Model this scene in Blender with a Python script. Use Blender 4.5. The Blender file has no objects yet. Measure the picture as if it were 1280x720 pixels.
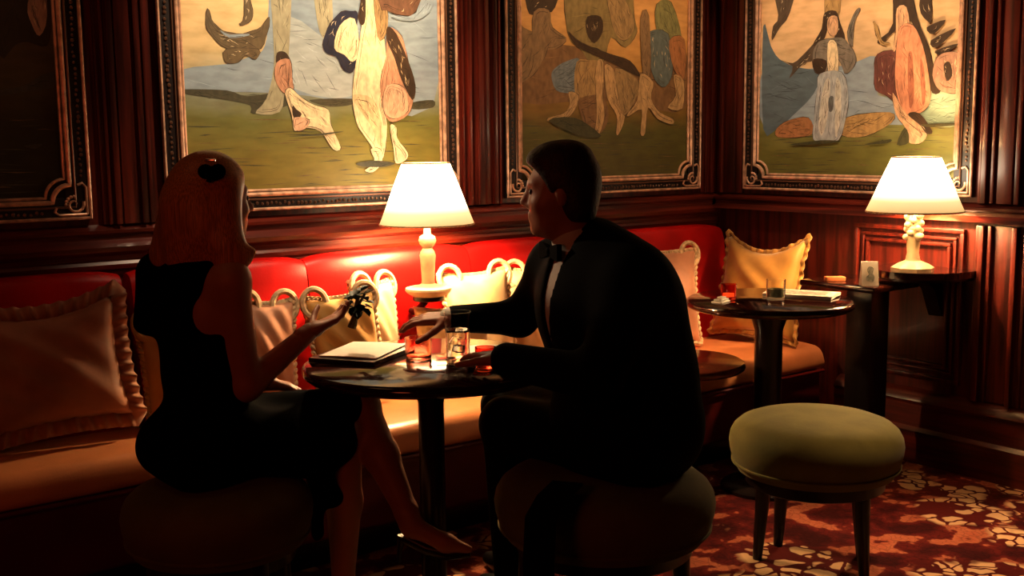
import bpy, bmesh, math, random
import numpy as np
from mathutils import Vector, Matrix
random.seed(7)
PI = math.pi
COL = bpy.context.scene.collection

# ------------------------------------------------------------------ materials
def srgb(h):
    h = h.lstrip('#'); v = [int(h[i:i+2], 16)/255 for i in (0, 2, 4)]
    return tuple((c/12.92 if c <= .04045 else ((c+.055)/1.055)**2.4) for c in v)
lin = srgb
MATS = {}
def mat(name, col, rough=.5, metal=0., spec=.5, var=0., vscale=(6, 6, 6), bump=0., bscale=40., sheen=0., coat=0., dark=None, detail=4):
    """Principled material whose base colour is broken up by procedural noise."""
    if name in MATS: return MATS[name]
    m = bpy.data.materials.new(name); m.use_nodes = True; nt = m.node_tree; b = nt.nodes['Principled BSDF']
    if isinstance(col, str): col = srgb(col)
    b.inputs['Base Color'].default_value = (*col, 1); b.inputs['Roughness'].default_value = rough
    b.inputs['Metallic'].default_value = metal; b.inputs['Specular IOR Level'].default_value = spec
    if sheen: b.inputs['Sheen Weight'].default_value = sheen
    if coat: b.inputs['Coat Weight'].default_value = coat; b.inputs['Coat Roughness'].default_value = .1
    tc = nt.nodes.new('ShaderNodeTexCoord')
    if var or dark:
        mp = nt.nodes.new('ShaderNodeMapping'); mp.inputs['Scale'].default_value = vscale
        nz = nt.nodes.new('ShaderNodeTexNoise'); nz.inputs['Scale'].default_value = 1; nz.inputs['Detail'].default_value = detail
        rp = nt.nodes.new('ShaderNodeValToRGB')
        lo = srgb(dark) if dark else tuple(c*(1-var) for c in col)
        rp.color_ramp.elements[0].color = (*lo, 1); rp.color_ramp.elements[0].position = .35
        rp.color_ramp.elements[1].color = (*col, 1); rp.color_ramp.elements[1].position = .62
        nt.links.new(tc.outputs['Object'], mp.inputs[0]); nt.links.new(mp.outputs[0], nz.inputs[0])
        nt.links.new(nz.outputs[0], rp.inputs[0]); nt.links.new(rp.outputs[0], b.inputs['Base Color'])
    if bump:
        nb = nt.nodes.new('ShaderNodeTexNoise'); nb.inputs['Scale'].default_value = bscale; nb.inputs['Detail'].default_value = 3
        bp = nt.nodes.new('ShaderNodeBump'); bp.inputs['Strength'].default_value = bump; bp.inputs['Distance'].default_value = .004
        nt.links.new(tc.outputs['Object'], nb.inputs[0]); nt.links.new(nb.outputs[0], bp.inputs['Height']); nt.links.new(bp.outputs[0], b.inputs['Normal'])
    MATS[name] = m; return m

M_WOODV = mat('mahogany upright', (.12, .014, .006), .34, var=.75, vscale=(38, 38, 2.2), coat=.25)
M_WOODH = mat('mahogany lengthwise', (.13, .015, .006), .32, var=.75, vscale=(2.2, 2.2, 40), coat=.25)
M_WOODR = mat('mahogany right wall', (.11, .012, .005), .36, var=.75, vscale=(38, 38, 2.2), coat=.25)
M_DARK = mat('ebonised wood', (.010, .004, .003), .28, var=.5, vscale=(20, 20, 3))
M_TOP = mat('lacquered table top', (.035, .008, .005), .10, var=.5, vscale=(14, 4, 4), coat=.6)
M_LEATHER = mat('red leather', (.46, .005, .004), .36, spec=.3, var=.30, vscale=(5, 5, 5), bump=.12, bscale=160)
M_FRONT = mat('red leather front toned for shade', (.13, .006, .005), .45, var=.3, vscale=(5, 5, 5))  # leather colour darkened to stand in for the shade below the seat edge
M_SEAT = mat('tan leather seat', (.72, .29, .115), .36, var=.25, vscale=(4, 4, 4), bump=.12, bscale=150)
M_GILT = mat('frame moulding', (.78, .48, .33), .34, metal=.3, var=.45, vscale=(30, 30, 30))
M_GILTD = mat('frame channel', (.018, .009, .007), .42, var=.5, vscale=(30, 30, 30))
M_BEAD = mat('frame beading', (.17, .085, .05), .32, metal=.4)
M_GOLDC = mat('gold silk cushion', (.52, .27, .055), .55, var=.25, vscale=(9, 9, 9), bump=.25, bscale=14, sheen=.3)
M_CREAMC = mat('cream silk cushion', (.66, .46, .24), .6, var=.25, vscale=(9, 9, 9), bump=.3, bscale=16, sheen=.3)
M_PINKC = mat('rose gold cushion', (.46, .20, .10), .55, var=.25, vscale=(9, 9, 9), bump=.3, bscale=12, sheen=.3)
M_CORD = mat('twisted cord', (.72, .52, .30), .6, var=.4, vscale=(60, 60, 60))
M_STOOL = mat('olive velvet', (.155, .135, .032), .85, spec=.2, var=.2, vscale=(10, 10, 10), sheen=.08, bump=.1, bscale=90)
M_SKIN = mat('skin', (.46, .20, .115), .5, var=.12, vscale=(12, 12, 12))
M_HAIRW = mat('auburn hair', (.66, .25, .07), .46, spec=.4, var=.55, vscale=(420, 420, 9), bump=.15, bscale=60)
M_HAIRM = mat('dark brown hair', (.035, .013, .007), .55, var=.6, vscale=(60, 60, 14), bump=.6, bscale=120)
M_BLACK = mat('black cloth', (.002, .0016, .0016), .95, spec=.04, var=.3, vscale=(20, 20, 20))
M_SUIT = mat('black suiting', (.0028, .0025, .0025), .85, spec=.12, var=.3, vscale=(30, 30, 30))
M_SHIRT = mat('white shirt', (.72, .66, .58), .7, var=.1, vscale=(20, 20, 20))
M_SHOE = mat('black shoe', (.006, .004, .004), .3, var=.3, vscale=(20, 20, 20))
M_EYE = mat('eye', (.05, .03, .02), .2, var=.3, vscale=(50, 50, 50))
M_PAPER = mat('white paper', (.78, .70, .60), .7, var=.06, vscale=(20, 20, 20))
M_FOLDER = mat('dark leather folder', (.02, .006, .005), .35, var=.3, vscale=(30, 30, 30))
M_LAMPB = mat('cream lamp base', (.72, .58, .40), .35, var=.2, vscale=(25, 25, 25))
M_LEAF = mat('dark leaf', (.015, .03, .008), .5, var=.5, vscale=(40, 40, 40))
M_STALK = mat('stalk', (.20, .17, .04), .5, var=.4, vscale=(40, 40, 40))
M_CEIL = mat('ceiling paint', (.05, .03, .02), .9, var=.2, vscale=(3, 3, 3))
M_INK = mat('printed picture', (.30, .29, .24), .6, var=.6, vscale=(90, 90, 90))
M_ICE = None

def glass(name, col=(1, 1, 1), rough=.02, ior=1.3):
    m = bpy.data.materials.new(name); m.use_nodes = True; nt = m.node_tree; b = nt.nodes['Principled BSDF']
    b.inputs['Base Color'].default_value = (*col, 1); b.inputs['Roughness'].default_value = rough
    b.inputs['Transmission Weight'].default_value = 1; b.inputs['IOR'].default_value = ior
    nz = nt.nodes.new('ShaderNodeTexNoise'); nz.inputs['Scale'].default_value = 25
    bp = nt.nodes.new('ShaderNodeBump'); bp.inputs['Strength'].default_value = .06; bp.inputs['Distance'].default_value = .003
    nt.links.new(nz.outputs[0], bp.inputs['Height']); nt.links.new(bp.outputs[0], b.inputs['Normal'])
    MATS[name] = m; return m
M_GLASS = glass('clear glass', ior=1.25); M_WATER = glass('water', (.99, .97, .93), 0, 1.12); M_ICE = glass('ice', (1, 1, 1), .12, 1.18)
M_RGLASS = glass('red glass', (.85, .16, .10)); M_PGLASS = glass('rose tinted glass', (.95, .55, .45), .05)

def emit(name, col, strength, base=(.8, .7, .5), fall=None):
    m = bpy.data.materials.new(name); m.use_nodes = True; nt = m.node_tree; b = nt.nodes['Principled BSDF']
    b.inputs['Base Color'].default_value = (*base, 1); b.inputs['Roughness'].default_value = .9
    b.inputs['Emission Color'].default_value = (*col, 1); b.inputs['Emission Strength'].default_value = strength
    if fall:   # cloth glows most at the height of the bulb inside it
        tc = nt.nodes.new('ShaderNodeTexCoord'); sp = nt.nodes.new('ShaderNodeSeparateXYZ'); rp = nt.nodes.new('ShaderNodeValToRGB')
        mr = nt.nodes.new('ShaderNodeMapRange'); mr.inputs['From Min'].default_value = fall[0]; mr.inputs['From Max'].default_value = fall[1]
        nz = nt.nodes.new('ShaderNodeTexNoise'); nz.inputs['Scale'].default_value = 60
        cr = rp.color_ramp; cr.elements[0].position = 0; cr.elements[0].color = (col[0]*.15, col[1]*.115, col[2]*.07, 1)
        cr.elements[1].position = 1; cr.elements[1].color = (col[0]*1.5, col[1]*1.3, col[2]*1.0, 1)
        e = cr.elements.new(.5); e.color = (col[0]*2.6, col[1]*2.6, col[2]*2.9, 1)
        e = cr.elements.new(.2); e.color = (col[0]*.24, col[1]*.2, col[2]*.15, 1)
        e = cr.elements.new(.36); e.color = (col[0]*.7, col[1]*.66, col[2]*.6, 1)
        nt.links.new(tc.outputs['Object'], sp.inputs[0]); nt.links.new(sp.outputs['Z'], mr.inputs['Value'])
        nt.links.new(mr.outputs[0], rp.inputs[0]); nt.links.new(rp.outputs[0], b.inputs['Emission Color'])
    MATS[name] = m; return m
M_SHADE = emit('glowing pleated shade', (1, .82, .52), 4.2, fall=(0, .225))
M_BULB = emit('lamp bulb', (1, .66, .34), 2600)
M_CANDLE = emit('candle glow', (1, .35, .08), 1.2, base=(.7, .5, .3))

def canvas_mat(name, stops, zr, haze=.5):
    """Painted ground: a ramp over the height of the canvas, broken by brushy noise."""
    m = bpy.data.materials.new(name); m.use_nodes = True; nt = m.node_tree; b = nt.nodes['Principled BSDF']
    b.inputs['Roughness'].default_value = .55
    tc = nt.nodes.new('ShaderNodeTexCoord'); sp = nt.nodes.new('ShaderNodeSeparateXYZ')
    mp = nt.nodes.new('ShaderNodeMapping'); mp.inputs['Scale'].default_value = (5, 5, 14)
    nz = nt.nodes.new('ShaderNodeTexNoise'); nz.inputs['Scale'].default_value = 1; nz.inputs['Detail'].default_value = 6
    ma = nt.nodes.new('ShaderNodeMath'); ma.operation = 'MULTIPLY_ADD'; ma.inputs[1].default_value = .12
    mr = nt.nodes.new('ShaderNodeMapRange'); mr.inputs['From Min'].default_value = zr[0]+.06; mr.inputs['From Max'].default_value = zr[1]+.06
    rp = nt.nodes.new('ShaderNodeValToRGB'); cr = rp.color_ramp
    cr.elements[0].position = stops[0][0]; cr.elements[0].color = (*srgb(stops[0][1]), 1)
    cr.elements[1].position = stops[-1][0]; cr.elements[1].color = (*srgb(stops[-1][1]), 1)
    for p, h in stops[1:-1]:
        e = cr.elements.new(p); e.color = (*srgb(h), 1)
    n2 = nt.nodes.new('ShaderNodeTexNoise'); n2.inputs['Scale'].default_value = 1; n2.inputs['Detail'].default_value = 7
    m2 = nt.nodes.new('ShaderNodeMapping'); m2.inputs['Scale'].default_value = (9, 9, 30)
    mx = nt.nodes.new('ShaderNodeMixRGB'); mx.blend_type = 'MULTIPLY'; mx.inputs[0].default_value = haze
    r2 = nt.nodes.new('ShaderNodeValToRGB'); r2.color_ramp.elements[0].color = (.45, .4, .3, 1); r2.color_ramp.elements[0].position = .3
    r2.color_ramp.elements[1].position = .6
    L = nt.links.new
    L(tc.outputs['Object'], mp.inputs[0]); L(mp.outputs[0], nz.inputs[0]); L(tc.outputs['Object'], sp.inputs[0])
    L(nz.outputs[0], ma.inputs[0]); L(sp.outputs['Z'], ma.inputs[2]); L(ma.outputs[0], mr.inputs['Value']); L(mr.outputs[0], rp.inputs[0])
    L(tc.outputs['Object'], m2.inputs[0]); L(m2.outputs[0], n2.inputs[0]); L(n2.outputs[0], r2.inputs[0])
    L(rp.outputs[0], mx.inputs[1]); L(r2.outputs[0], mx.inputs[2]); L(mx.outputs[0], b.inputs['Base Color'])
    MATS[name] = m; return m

PAINT = dict(star='#e0c48c', blue='#86a0b4', bluelt='#a3b4ba', bluedk='#56707f', shore='#4c4a33', trunk='#a39f80', boat='#6e5a36', hair='#47301c', pink='#c98a66',
  pinklt='#dfa985', cream='#e6cfa0', creamsh='#d6b985', navy='#262a45', ochre='#a5834a', ochregr='#8f7a3c', canopy='#7a5138', rust='#8c6230', tan='#937146',
  horse='#b08a48', horseb='#6f8698', flesh='#c59c5e', pole='#4a3018', green='#86884a', vest='#5f7478', orange='#b3702f', darkgreen='#4b4a22',
  teal='#8fb096', branch='#5d4a38', gold='#b98d40', peach='#dba473', vestgr='#82776a', silver='#a5b0b8', silverlt='#c4c4ba', silverdk='#666a6c',
  maroon='#7c3d35', coral='#e08a5c', coraldk='#b3603c', pinkbr='#b58268', dkbrown='#3a2413', dkgrey='#4a4234')
def paint(c):
    def srgb(h):                                       # aged pigments: pull every colour towards a warm grey
        r, g, b = lin(h); y = (.3*r+.6*g+.1*b); return (r*.7+y*.33, g*.7+y*.29, b*.7+y*.24)
    if c[-1] in '<>':                                  # darker and lighter brush strokes of the same colour
        b_ = srgb(PAINT[c[:-1]]); k = .42 if c[-1] == '<' else 1.35
        return mat('paint '+c, tuple(min(1, v*k) for v in b_), .55, var=.3, vscale=(60, 60, 60))
    return mat('paint '+c, srgb(PAINT[c]), .55, var=.22 if c in ('blue', 'bluelt', 'bluedk', 'teal', 'trunk') else .3, vscale=(14, 14, 40) if c in ('blue', 'bluelt', 'bluedk', 'teal') else (55, 55, 30), detail=8)

def carve(P, D, c, r, z0, z1, dome=0., gap=.0025):
    """press a body flat where it meets a round cushion or table top"""
    d = np.hypot(P[..., 0]-c[0], P[..., 1]-c[1]); top = z1-dome*np.clip(d/r, 0, 1)**5
    return np.maximum(D, gap-np.maximum(np.maximum(d-r, P[..., 2]-top), z0-P[..., 2]))
# ------------------------------------------------------------------ mesh helpers
class MB:
    def __init__(s): s.v = []; s.f = []; s.mi = []
    def add(s, vs, fs, mi=0, M=None):
        o = len(s.v)
        s.v += [tuple(M @ Vector(p)) if M else tuple(p) for p in vs]
        s.f += [tuple(i+o for i in f) for f in fs]; s.mi += [mi]*len(fs); return s
    def box(s, a, b, mi=0, bev=0., seg=2, M=None):
        bm = bmesh.new(); bmesh.ops.create_cube(bm, size=1)
        for v in bm.verts: v.co = Vector([(a[i]+b[i])/2+v.co[i]*abs(b[i]-a[i]) for i in range(3)])
        if bev: bmesh.ops.bevel(bm, geom=bm.edges[:], offset=bev, segments=seg, profile=.6, affect='EDGES')
        bm.verts.index_update(); s.add([v.co[:] for v in bm.verts], [[v.index for v in f.verts] for f in bm.faces], mi, M); bm.free(); return s
    def lathe(s, prof, n=32, mi=0, M=None, wob=None, capb=True, capt=True):
        vs, fs = [], []
        for r, z in prof:
            for k in range(n):
                a = 2*PI*k/n; rr = r*(1+(wob(a, z) if wob else 0)); vs.append((rr*math.cos(a), rr*math.sin(a), z))
        for i in range(len(prof)-1):
            for k in range(n): fs.append((i*n+k, i*n+(k+1) % n, (i+1)*n+(k+1) % n, (i+1)*n+k))
        if capb: fs.append(tuple(range(n-1, -1, -1)))
        if capt: fs.append(tuple((len(prof)-1)*n+k for k in range(n)))
        return s.add(vs, fs, mi, M)
    def tube(s, pts, r, n=8, mi=0, closed=False, M=None, cap=True):
        pts = [Vector(p) for p in pts]; N = len(pts); vs, fs = [], []; up = Vector((.13, .27, .95)).normalized(); prev = None
        for i, p in enumerate(pts):
            t = (pts[(i+1) % N]-pts[i-1]) if closed else (pts[min(i+1, N-1)]-pts[max(i-1, 0)])
            t = t.normalized() if t.length > 1e-9 else Vector((0, 0, 1))
            if prev is None:
                a = up if abs(t.dot(up)) < .95 else Vector((1, 0, 0)); x = (a-t*a.dot(t)).normalized()
            else:
                x = (prev-t*prev.dot(t)); x = x.normalized() if x.length > 1e-6 else prev
            prev = x; y = t.cross(x); rr = r[i] if isinstance(r, (list, tuple)) else r
            for k in range(n):
                a = 2*PI*k/n; vs.append(p+x*(rr*math.cos(a))+y*(rr*math.sin(a)))
        m = N if closed else N-1
        for i in range(m):
            for k in range(n): fs.append((i*n+k, i*n+(k+1) % n, ((i+1) % N)*n+(k+1) % n, ((i+1) % N)*n+k))
        if cap and not closed: fs.append(tuple(range(n-1, -1, -1))); fs.append(tuple((N-1)*n+k for k in range(n)))
        return s.add(vs, fs, mi, M)
    def ball(s, c, r, n=10, m=7, mi=0, M=None):
        r = (r, r, r) if not isinstance(r, (tuple, list)) else r; vs = [(c[0], c[1], c[2]-r[2])]; fs = []
        for j in range(1, m):
            ph = -PI/2+PI*j/m
            for k in range(n): a = 2*PI*k/n; vs.append((c[0]+r[0]*math.cos(ph)*math.cos(a), c[1]+r[1]*math.cos(ph)*math.sin(a), c[2]+r[2]*math.sin(ph)))
        vs.append((c[0], c[1], c[2]+r[2])); T = len(vs)-1
        for k in range(n): fs.append((0, 1+(k+1) % n, 1+k)); fs.append((T, 1+(m-2)*n+k, 1+(m-2)*n+(k+1) % n))
        for j in range(m-2):
            for k in range(n): fs.append((1+j*n+k, 1+j*n+(k+1) % n, 1+(j+1)*n+(k+1) % n, 1+(j+1)*n+k))
        return s.add(vs, fs, mi, M)
    def sweep(s, prof, a, b, out, mi=0):
        """profile (out, z) run straight from a to b; 'out' is the unit vector away from the wall"""
        vs, fs = [], []; a = Vector(a); b = Vector(b); out = Vector(out); n = len(prof)
        for p in (a, b):
            for o, z in prof: vs.append(p+out*o+Vector((0, 0, z)))
        for i in range(n-1): fs.append((i, i+1, n+i+1, n+i))
        fs.append(tuple(range(n))); fs.append(tuple(range(2*n-1, n-1, -1)))
        return s.add(vs, fs, mi)
    def prism(s, poly, h0, h1, mi=0, M=None):
        n = len(poly); vs = [(x, y, h0) for x, y in poly]+[(x, y, h1) for x, y in poly]
        fs = [tuple(range(n-1, -1, -1)), tuple(range(n, 2*n))]+[(k, (k+1) % n, n+(k+1) % n, n+k) for k in range(n)]
        return s.add(vs, fs, mi, M)
    def build(s, name, mats, parent=None, loc=(0, 0, 0), rot=(0, 0, 0), smooth=True, ang=40):
        me = bpy.data.meshes.new(name); me.from_pydata([tuple(v) for v in s.v], [], s.f); me.update()
        for m in (mats if isinstance(mats, (list, tuple)) else [mats]): me.materials.append(m)
        me.polygons.foreach_set('material_index', s.mi)
        bm = bmesh.new(); bm.from_mesh(me); bmesh.ops.recalc_face_normals(bm, faces=bm.faces[:]); bm.to_mesh(me); bm.free()
        if smooth:
            me.polygons.foreach_set('use_smooth', [True]*len(me.polygons))
            try: me.set_sharp_from_angle(angle=math.radians(ang))
            except Exception: pass
        o = bpy.data.objects.new(name, me); COL.objects.link(o); o.parent = parent; o.location = loc; o.rotation_euler = rot
        return o

def thing(name, label, cat, loc=(0, 0, 0), rot=(0, 0, 0), group=None):
    o = bpy.data.objects.new(name, None); COL.objects.link(o); o.location = loc; o.rotation_euler = rot
    return tag(o, label, cat, group)
def tag(o, label, cat, group=None):
    o['label'] = label; o['category'] = cat
    if group: o['group'] = group
    return o
def struct(o, label=None):
    o['kind'] = 'structure'
    if label: o['label'] = label
    return o
def copy_tree(o, parent=None):
    c = o.copy(); COL.objects.link(c); c.parent = parent
    for ch in list(o.children): copy_tree(ch, c)
    return c
def smooth_loop(pts, sub=3):
    """closed Catmull-Rom through flat points"""
    n = len(pts); out = []
    for i in range(n):
        p0, p1, p2, p3 = [pts[(i+k) % n] for k in (-1, 0, 1, 2)]
        for j in range(sub):
            t = j/sub; q = []
            for d in (0, 1):
                a, b, c, e = p0[d], p1[d], p2[d], p3[d]
                q.append(.5*(2*b+(c-a)*t+(2*a-5*b+4*c-e)*t*t+(3*b-a-3*c+e)*t**3))
            out.append(tuple(q))
    return out

# ------------------------------------------------------------------ rounded bodies: smooth union of limbs, meshed as one skin
def unit(v): v = np.array(v, float); return v/np.linalg.norm(v)
def frame_of(front, up=(0, 0, 1)):
    f = unit(front); s = unit(np.cross(f, up)); u = np.cross(s, f); return np.array([s, f, u])     # rows: side(right), front, up
def cap(a, b, ra, rb, k=.03): return ('c', np.array(a, float), np.array(b, float), ra, rb, k)
def ell(c, r, R=None, k=.03): return ('e', np.array(c, float), np.array(r, float), np.eye(3) if R is None else R, 0, k)
def sub(p): return p+('-',)
def grow(p, d):
    if p[0] == 'c': return ('c', p[1], p[2], p[3]+d, p[4]+d, p[5])
    return ('e', p[1], p[2]+d, p[3], 0, p[5])
def prim_d(p, P):
    if p[0] == 'c':
        a, b = p[1], p[2]; ba = b-a; pa = P-a.astype(np.float32)
        h = np.clip(pa@ba.astype(np.float32)/max(ba@ba, 1e-9), 0, 1)
        q = pa-h[..., None]*ba.astype(np.float32)
        return np.sqrt((q*q).sum(-1))-(p[3]+(p[4]-p[3])*h)
    q = (P-p[1].astype(np.float32))@p[3].T.astype(np.float32)
    k0 = np.sqrt(((q/p[2])**2).sum(-1)); k1 = np.sqrt(((q/p[2]**2)**2).sum(-1))+1e-6
    return k0*(k0-1)/k1
def prim_box(p):
    if p[0] == 'c':
        r = max(p[3], p[4]); return np.minimum(p[1], p[2])-r, np.maximum(p[1], p[2])+r
    e = np.sqrt(((p[3].T*p[2])**2).sum(1)); return p[1]-e, p[1]+e
def solid(prims, h, post=None):
    pos = [p for p in prims if p[-1] != '-']
    lo = np.min([prim_box(p)[0] for p in pos], 0)-4*h; hi = np.max([prim_box(p)[1] for p in pos], 0)+4*h
    n = np.ceil((hi-lo)/h).astype(int)+1
    ax = [(lo[i]+h*np.arange(n[i])).astype(np.float32) for i in range(3)]
    D = np.full(n, .2, np.float32)
    for p in prims:
        neg = p[-1] == '-'; q = p[:-1] if neg else p; k = q[5]
        a, b = prim_box(q); i0 = np.clip(((a-k-4*h-lo)/h).astype(int), 0, n-1); i1 = np.clip(((b+k+4*h-lo)/h).astype(int)+2, 1, n)
        sl = tuple(slice(i0[j], i1[j]) for j in range(3))
        P = np.stack(np.meshgrid(*[ax[j][sl[j]] for j in range(3)], indexing='ij'), -1)
        d = prim_d(q, P).astype(np.float32); A = D[sl]
        if neg:
            t = np.clip(.5-.5*(A+d)/k, 0, 1); D[sl] = A+(-d-A)*t+k*t*(1-t)
        else:
            t = np.clip(.5+.5*(A-d)/k, 0, 1); D[sl] = A+(d-A)*t-k*t*(1-t)
    if post is not None:
        P = np.stack(np.meshgrid(*ax, indexing='ij'), -1); D = post(P, D)
    return surface(D, lo, h)
def surface(D, lo, h):
    S = D < 0; nx, ny, nz = D.shape
    acc = np.zeros((nx-1, ny-1, nz-1, 3), np.float32); cnt = np.zeros((nx-1, ny-1, nz-1), np.float32)
    base = np.stack(np.meshgrid(*[np.arange(m-1, dtype=np.float32) for m in (nx, ny, nz)], indexing='ij'), -1)
    for ax_ in range(3):
        o = [i for i in range(3) if i != ax_]
        for da in (0, 1):
            for db in (0, 1):
                s0 = [None]*3; s1 = [None]*3
                for i, N in enumerate((nx, ny, nz)):
                    off = {o[0]: da, o[1]: db}.get(i, 0)
                    s0[i] = slice(off, off+N-1); s1[i] = slice(off, off+N-1)
                N = (nx, ny, nz)[ax_]; s0[ax_] = slice(0, N-1); s1[ax_] = slice(1, N)
                a = D[tuple(s0)]; b = D[tuple(s1)]; m = (a < 0) != (b < 0)
                t = np.where(m, a/np.where(m, a-b, 1), 0)
                for i in range(3):
                    off = {o[0]: da, o[1]: db}.get(i, 0)
                    acc[..., i] += np.where(m, (t if i == ax_ else off), 0)
                cnt += m
    act = cnt > 0; idx = -np.ones(act.shape, int); idx[act] = np.arange(act.sum())
    V = (base[act]+acc[act]/cnt[act][:, None])*h+lo
    F = []
    for ax_ in range(3):
        o1, o2 = (ax_+1) % 3, (ax_+2) % 3
        s0 = [slice(1, -1)]*3; s0[ax_] = slice(0, -1); s1 = list(s0); s1[ax_] = slice(1, None)
        a = S[tuple(s0)]; b = S[tuple(s1)]; w = np.argwhere(a != b)
        if not len(w): continue
        fl = a[tuple(w.T)]
        w[:, o1] += 1; w[:, o2] += 1
        e1 = np.zeros(3, int); e1[o1] = 1; e2 = np.zeros(3, int); e2[o2] = 1
        q = np.stack([idx[tuple((w-e1-e2).T)], idx[tuple((w-e2).T)], idx[tuple(w.T)], idx[tuple((w-e1).T)]], 1)
        q[~fl] = q[~fl][:, ::-1]; F.append(q)
    F = np.concatenate(F); return V, F[(F >= 0).all(1)]
def skin(name, parts, m, parent=None, org=(0, 0, 0), sm=2):
    """one mesh out of one or more (verts, faces) skins"""
    vs, fs, o = [], [], 0
    for V, F in parts:
        vs.append(V); fs.append(F+o); o += len(V)
    V = np.concatenate(vs)-np.array(org); F = np.concatenate(fs)
    me = bpy.data.meshes.new(name); me.from_pydata(V.tolist(), [], F.tolist()); me.update(); me.materials.append(m)
    bm = bmesh.new(); bm.from_mesh(me)
    for _ in range(sm): bmesh.ops.smooth_vert(bm, verts=bm.verts[:], factor=.5, use_axis_x=True, use_axis_y=True, use_axis_z=True)
    bmesh.ops.recalc_face_normals(bm, faces=bm.faces[:]); bm.to_mesh(me); bm.free()
    me.polygons.foreach_set('use_smooth', [True]*len(me.polygons))
    ob = bpy.data.objects.new(name, me); COL.objects.link(ob); ob.parent = parent; return ob
def head_prims(c, front, up=(0, 0, 1), sc=(1, 1, 1)):
    R = frame_of(front, up); c = np.array(c, float); sc = np.array(sc)
    P = lambda s, f, u: c+(np.array([s, f, u])*sc)@R
    E = lambda q, r, k=.02: ell(P(*q), np.array(r)*sc, R, k)
    pr = [E((0, -.014, .034), (.073, .092, .082)), E((0, .028, -.028), (.060, .062, .086), .03), E((0, .034, -.078), (.043, .046, .036), .03),
          E((0, .070, -.100), (.019, .018, .015), .02), E((0, .074, .024), (.042, .018, .013), .02),
          E((.034, .052, -.028), (.022, .03, .02), .025), E((-.034, .052, -.028), (.022, .03, .02), .025),
          cap(P(0, .086, .012), P(0, .108, -.026), .0075, .0105, .012), E((.012, .094, -.034), (.008, .010, .007), .008), E((-.012, .094, -.034), (.008, .010, .007), .008),
          E((0, .088, -.058), (.022, .010, .0055), .006), E((0, .086, -.071), (.019, .010, .0065), .006)]
    for s in (-1, 1):
        pr += [sub(E((s*.031, .090, .003), (.017, .014, .010), .012)), E((s*.031, .073, .002), (.012, .012, .010), .006), E((s*.073, -.006, -.008), (.010, .020, .031), .008)]
    return pr, P, R
def hand_prims(wrist, d, n, side, curl=(.3, .35, .4, .45), spread=.06, thumb=(.6, .5), sc=1.):
    """palm, four unequal fingers that bend towards n, and a thumb off the side of the palm"""
    w = np.array(wrist, float); x = unit(d); n = unit(np.array(n)-x*(np.array(n)@x)); l = np.cross(n, x)*side; pr = [cap(w-x*.03, w+x*.012, .025*sc, .024*sc, .02)]
    offs = (.030, .010, -.011, -.030); lens = (.066, .076, .070, .054); kn = (.082, .086, .083, .076)
    for i in range(4):
        k = w+(x*kn[i]+l*offs[i])*sc; pr.append(cap(w+l*offs[i]*.6*sc+x*.012, k, .0135*sc, .0105*sc, .016))
        a = curl[i]*.5; p = k; dirx = unit(x+l*(offs[i]/.03)*spread)
        for j, fr in enumerate((.45, .30, .25)):
            v = dirx*math.cos(a)+n*math.sin(a); q = p+v*lens[i]*fr*sc; r0 = (.0095, .0085, .0075)[j]*sc; pr.append(cap(p, q, r0, r0*.9, .004)); p = q; a += curl[i]
    b = w+(x*.022+l*.026)*sc; v = unit(l*thumb[0]+x*.8+n*thumb[1]); m_ = b+v*.042*sc; v2 = unit(v+x*.35+n*.2); e = m_+v2*.032*sc; t = e+unit(v2+x*.3)*.026*sc
    pr += [cap(w+x*.02, b, .016*sc, .0135*sc, .012), cap(b, m_, .0135*sc, .0105*sc, .008), cap(m_, e, .010*sc, .009*sc, .004), cap(e, t, .009*sc, .0078*sc, .004)]
    return pr
# ------------------------------------------------------------------ camera
YAW, PITCH, ROLL = math.radians(36.895), math.radians(7.608), math.radians(-.634)
CAM = Vector((-4.0128, -3.7077, 1.33))
fw = Vector((math.sin(YAW)*math.cos(PITCH), math.cos(YAW)*math.cos(PITCH), -math.sin(PITCH)))
rt = Vector((math.cos(YAW), -math.sin(YAW), 0)); up = rt.cross(fw)
r2 = rt*math.cos(ROLL)+up*math.sin(ROLL); u2 = up*math.cos(ROLL)-rt*math.sin(ROLL)
cd = bpy.data.cameras.new('camera'); cam = bpy.data.objects.new('camera', cd); COL.objects.link(cam)
cam.matrix_world = Matrix(((r2.x, u2.x, -fw.x, CAM.x), (r2.y, u2.y, -fw.y, CAM.y), (r2.z, u2.z, -fw.z, CAM.z), (0, 0, 0, 1)))
cd.sensor_width = 36; cd.lens = 36*1385.2/1280; cd.clip_start = .05
bpy.context.scene.camera = cam

# ------------------------------------------------------------------ room shell
def wall(name, a, b, m): return struct(MB().box(a, b).build(name, m, smooth=False))
wall('wall_back', (-5.6, 0, 0), (.12, .12, 2.9), M_WOODV)
wall('wall_right', (0, -5.2, 0), (.12, 0, 2.9), M_WOODR)
wall('ceiling', (-5.6, -5.2, 2.9), (.12, .12, 3.0), M_CEIL)

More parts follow.
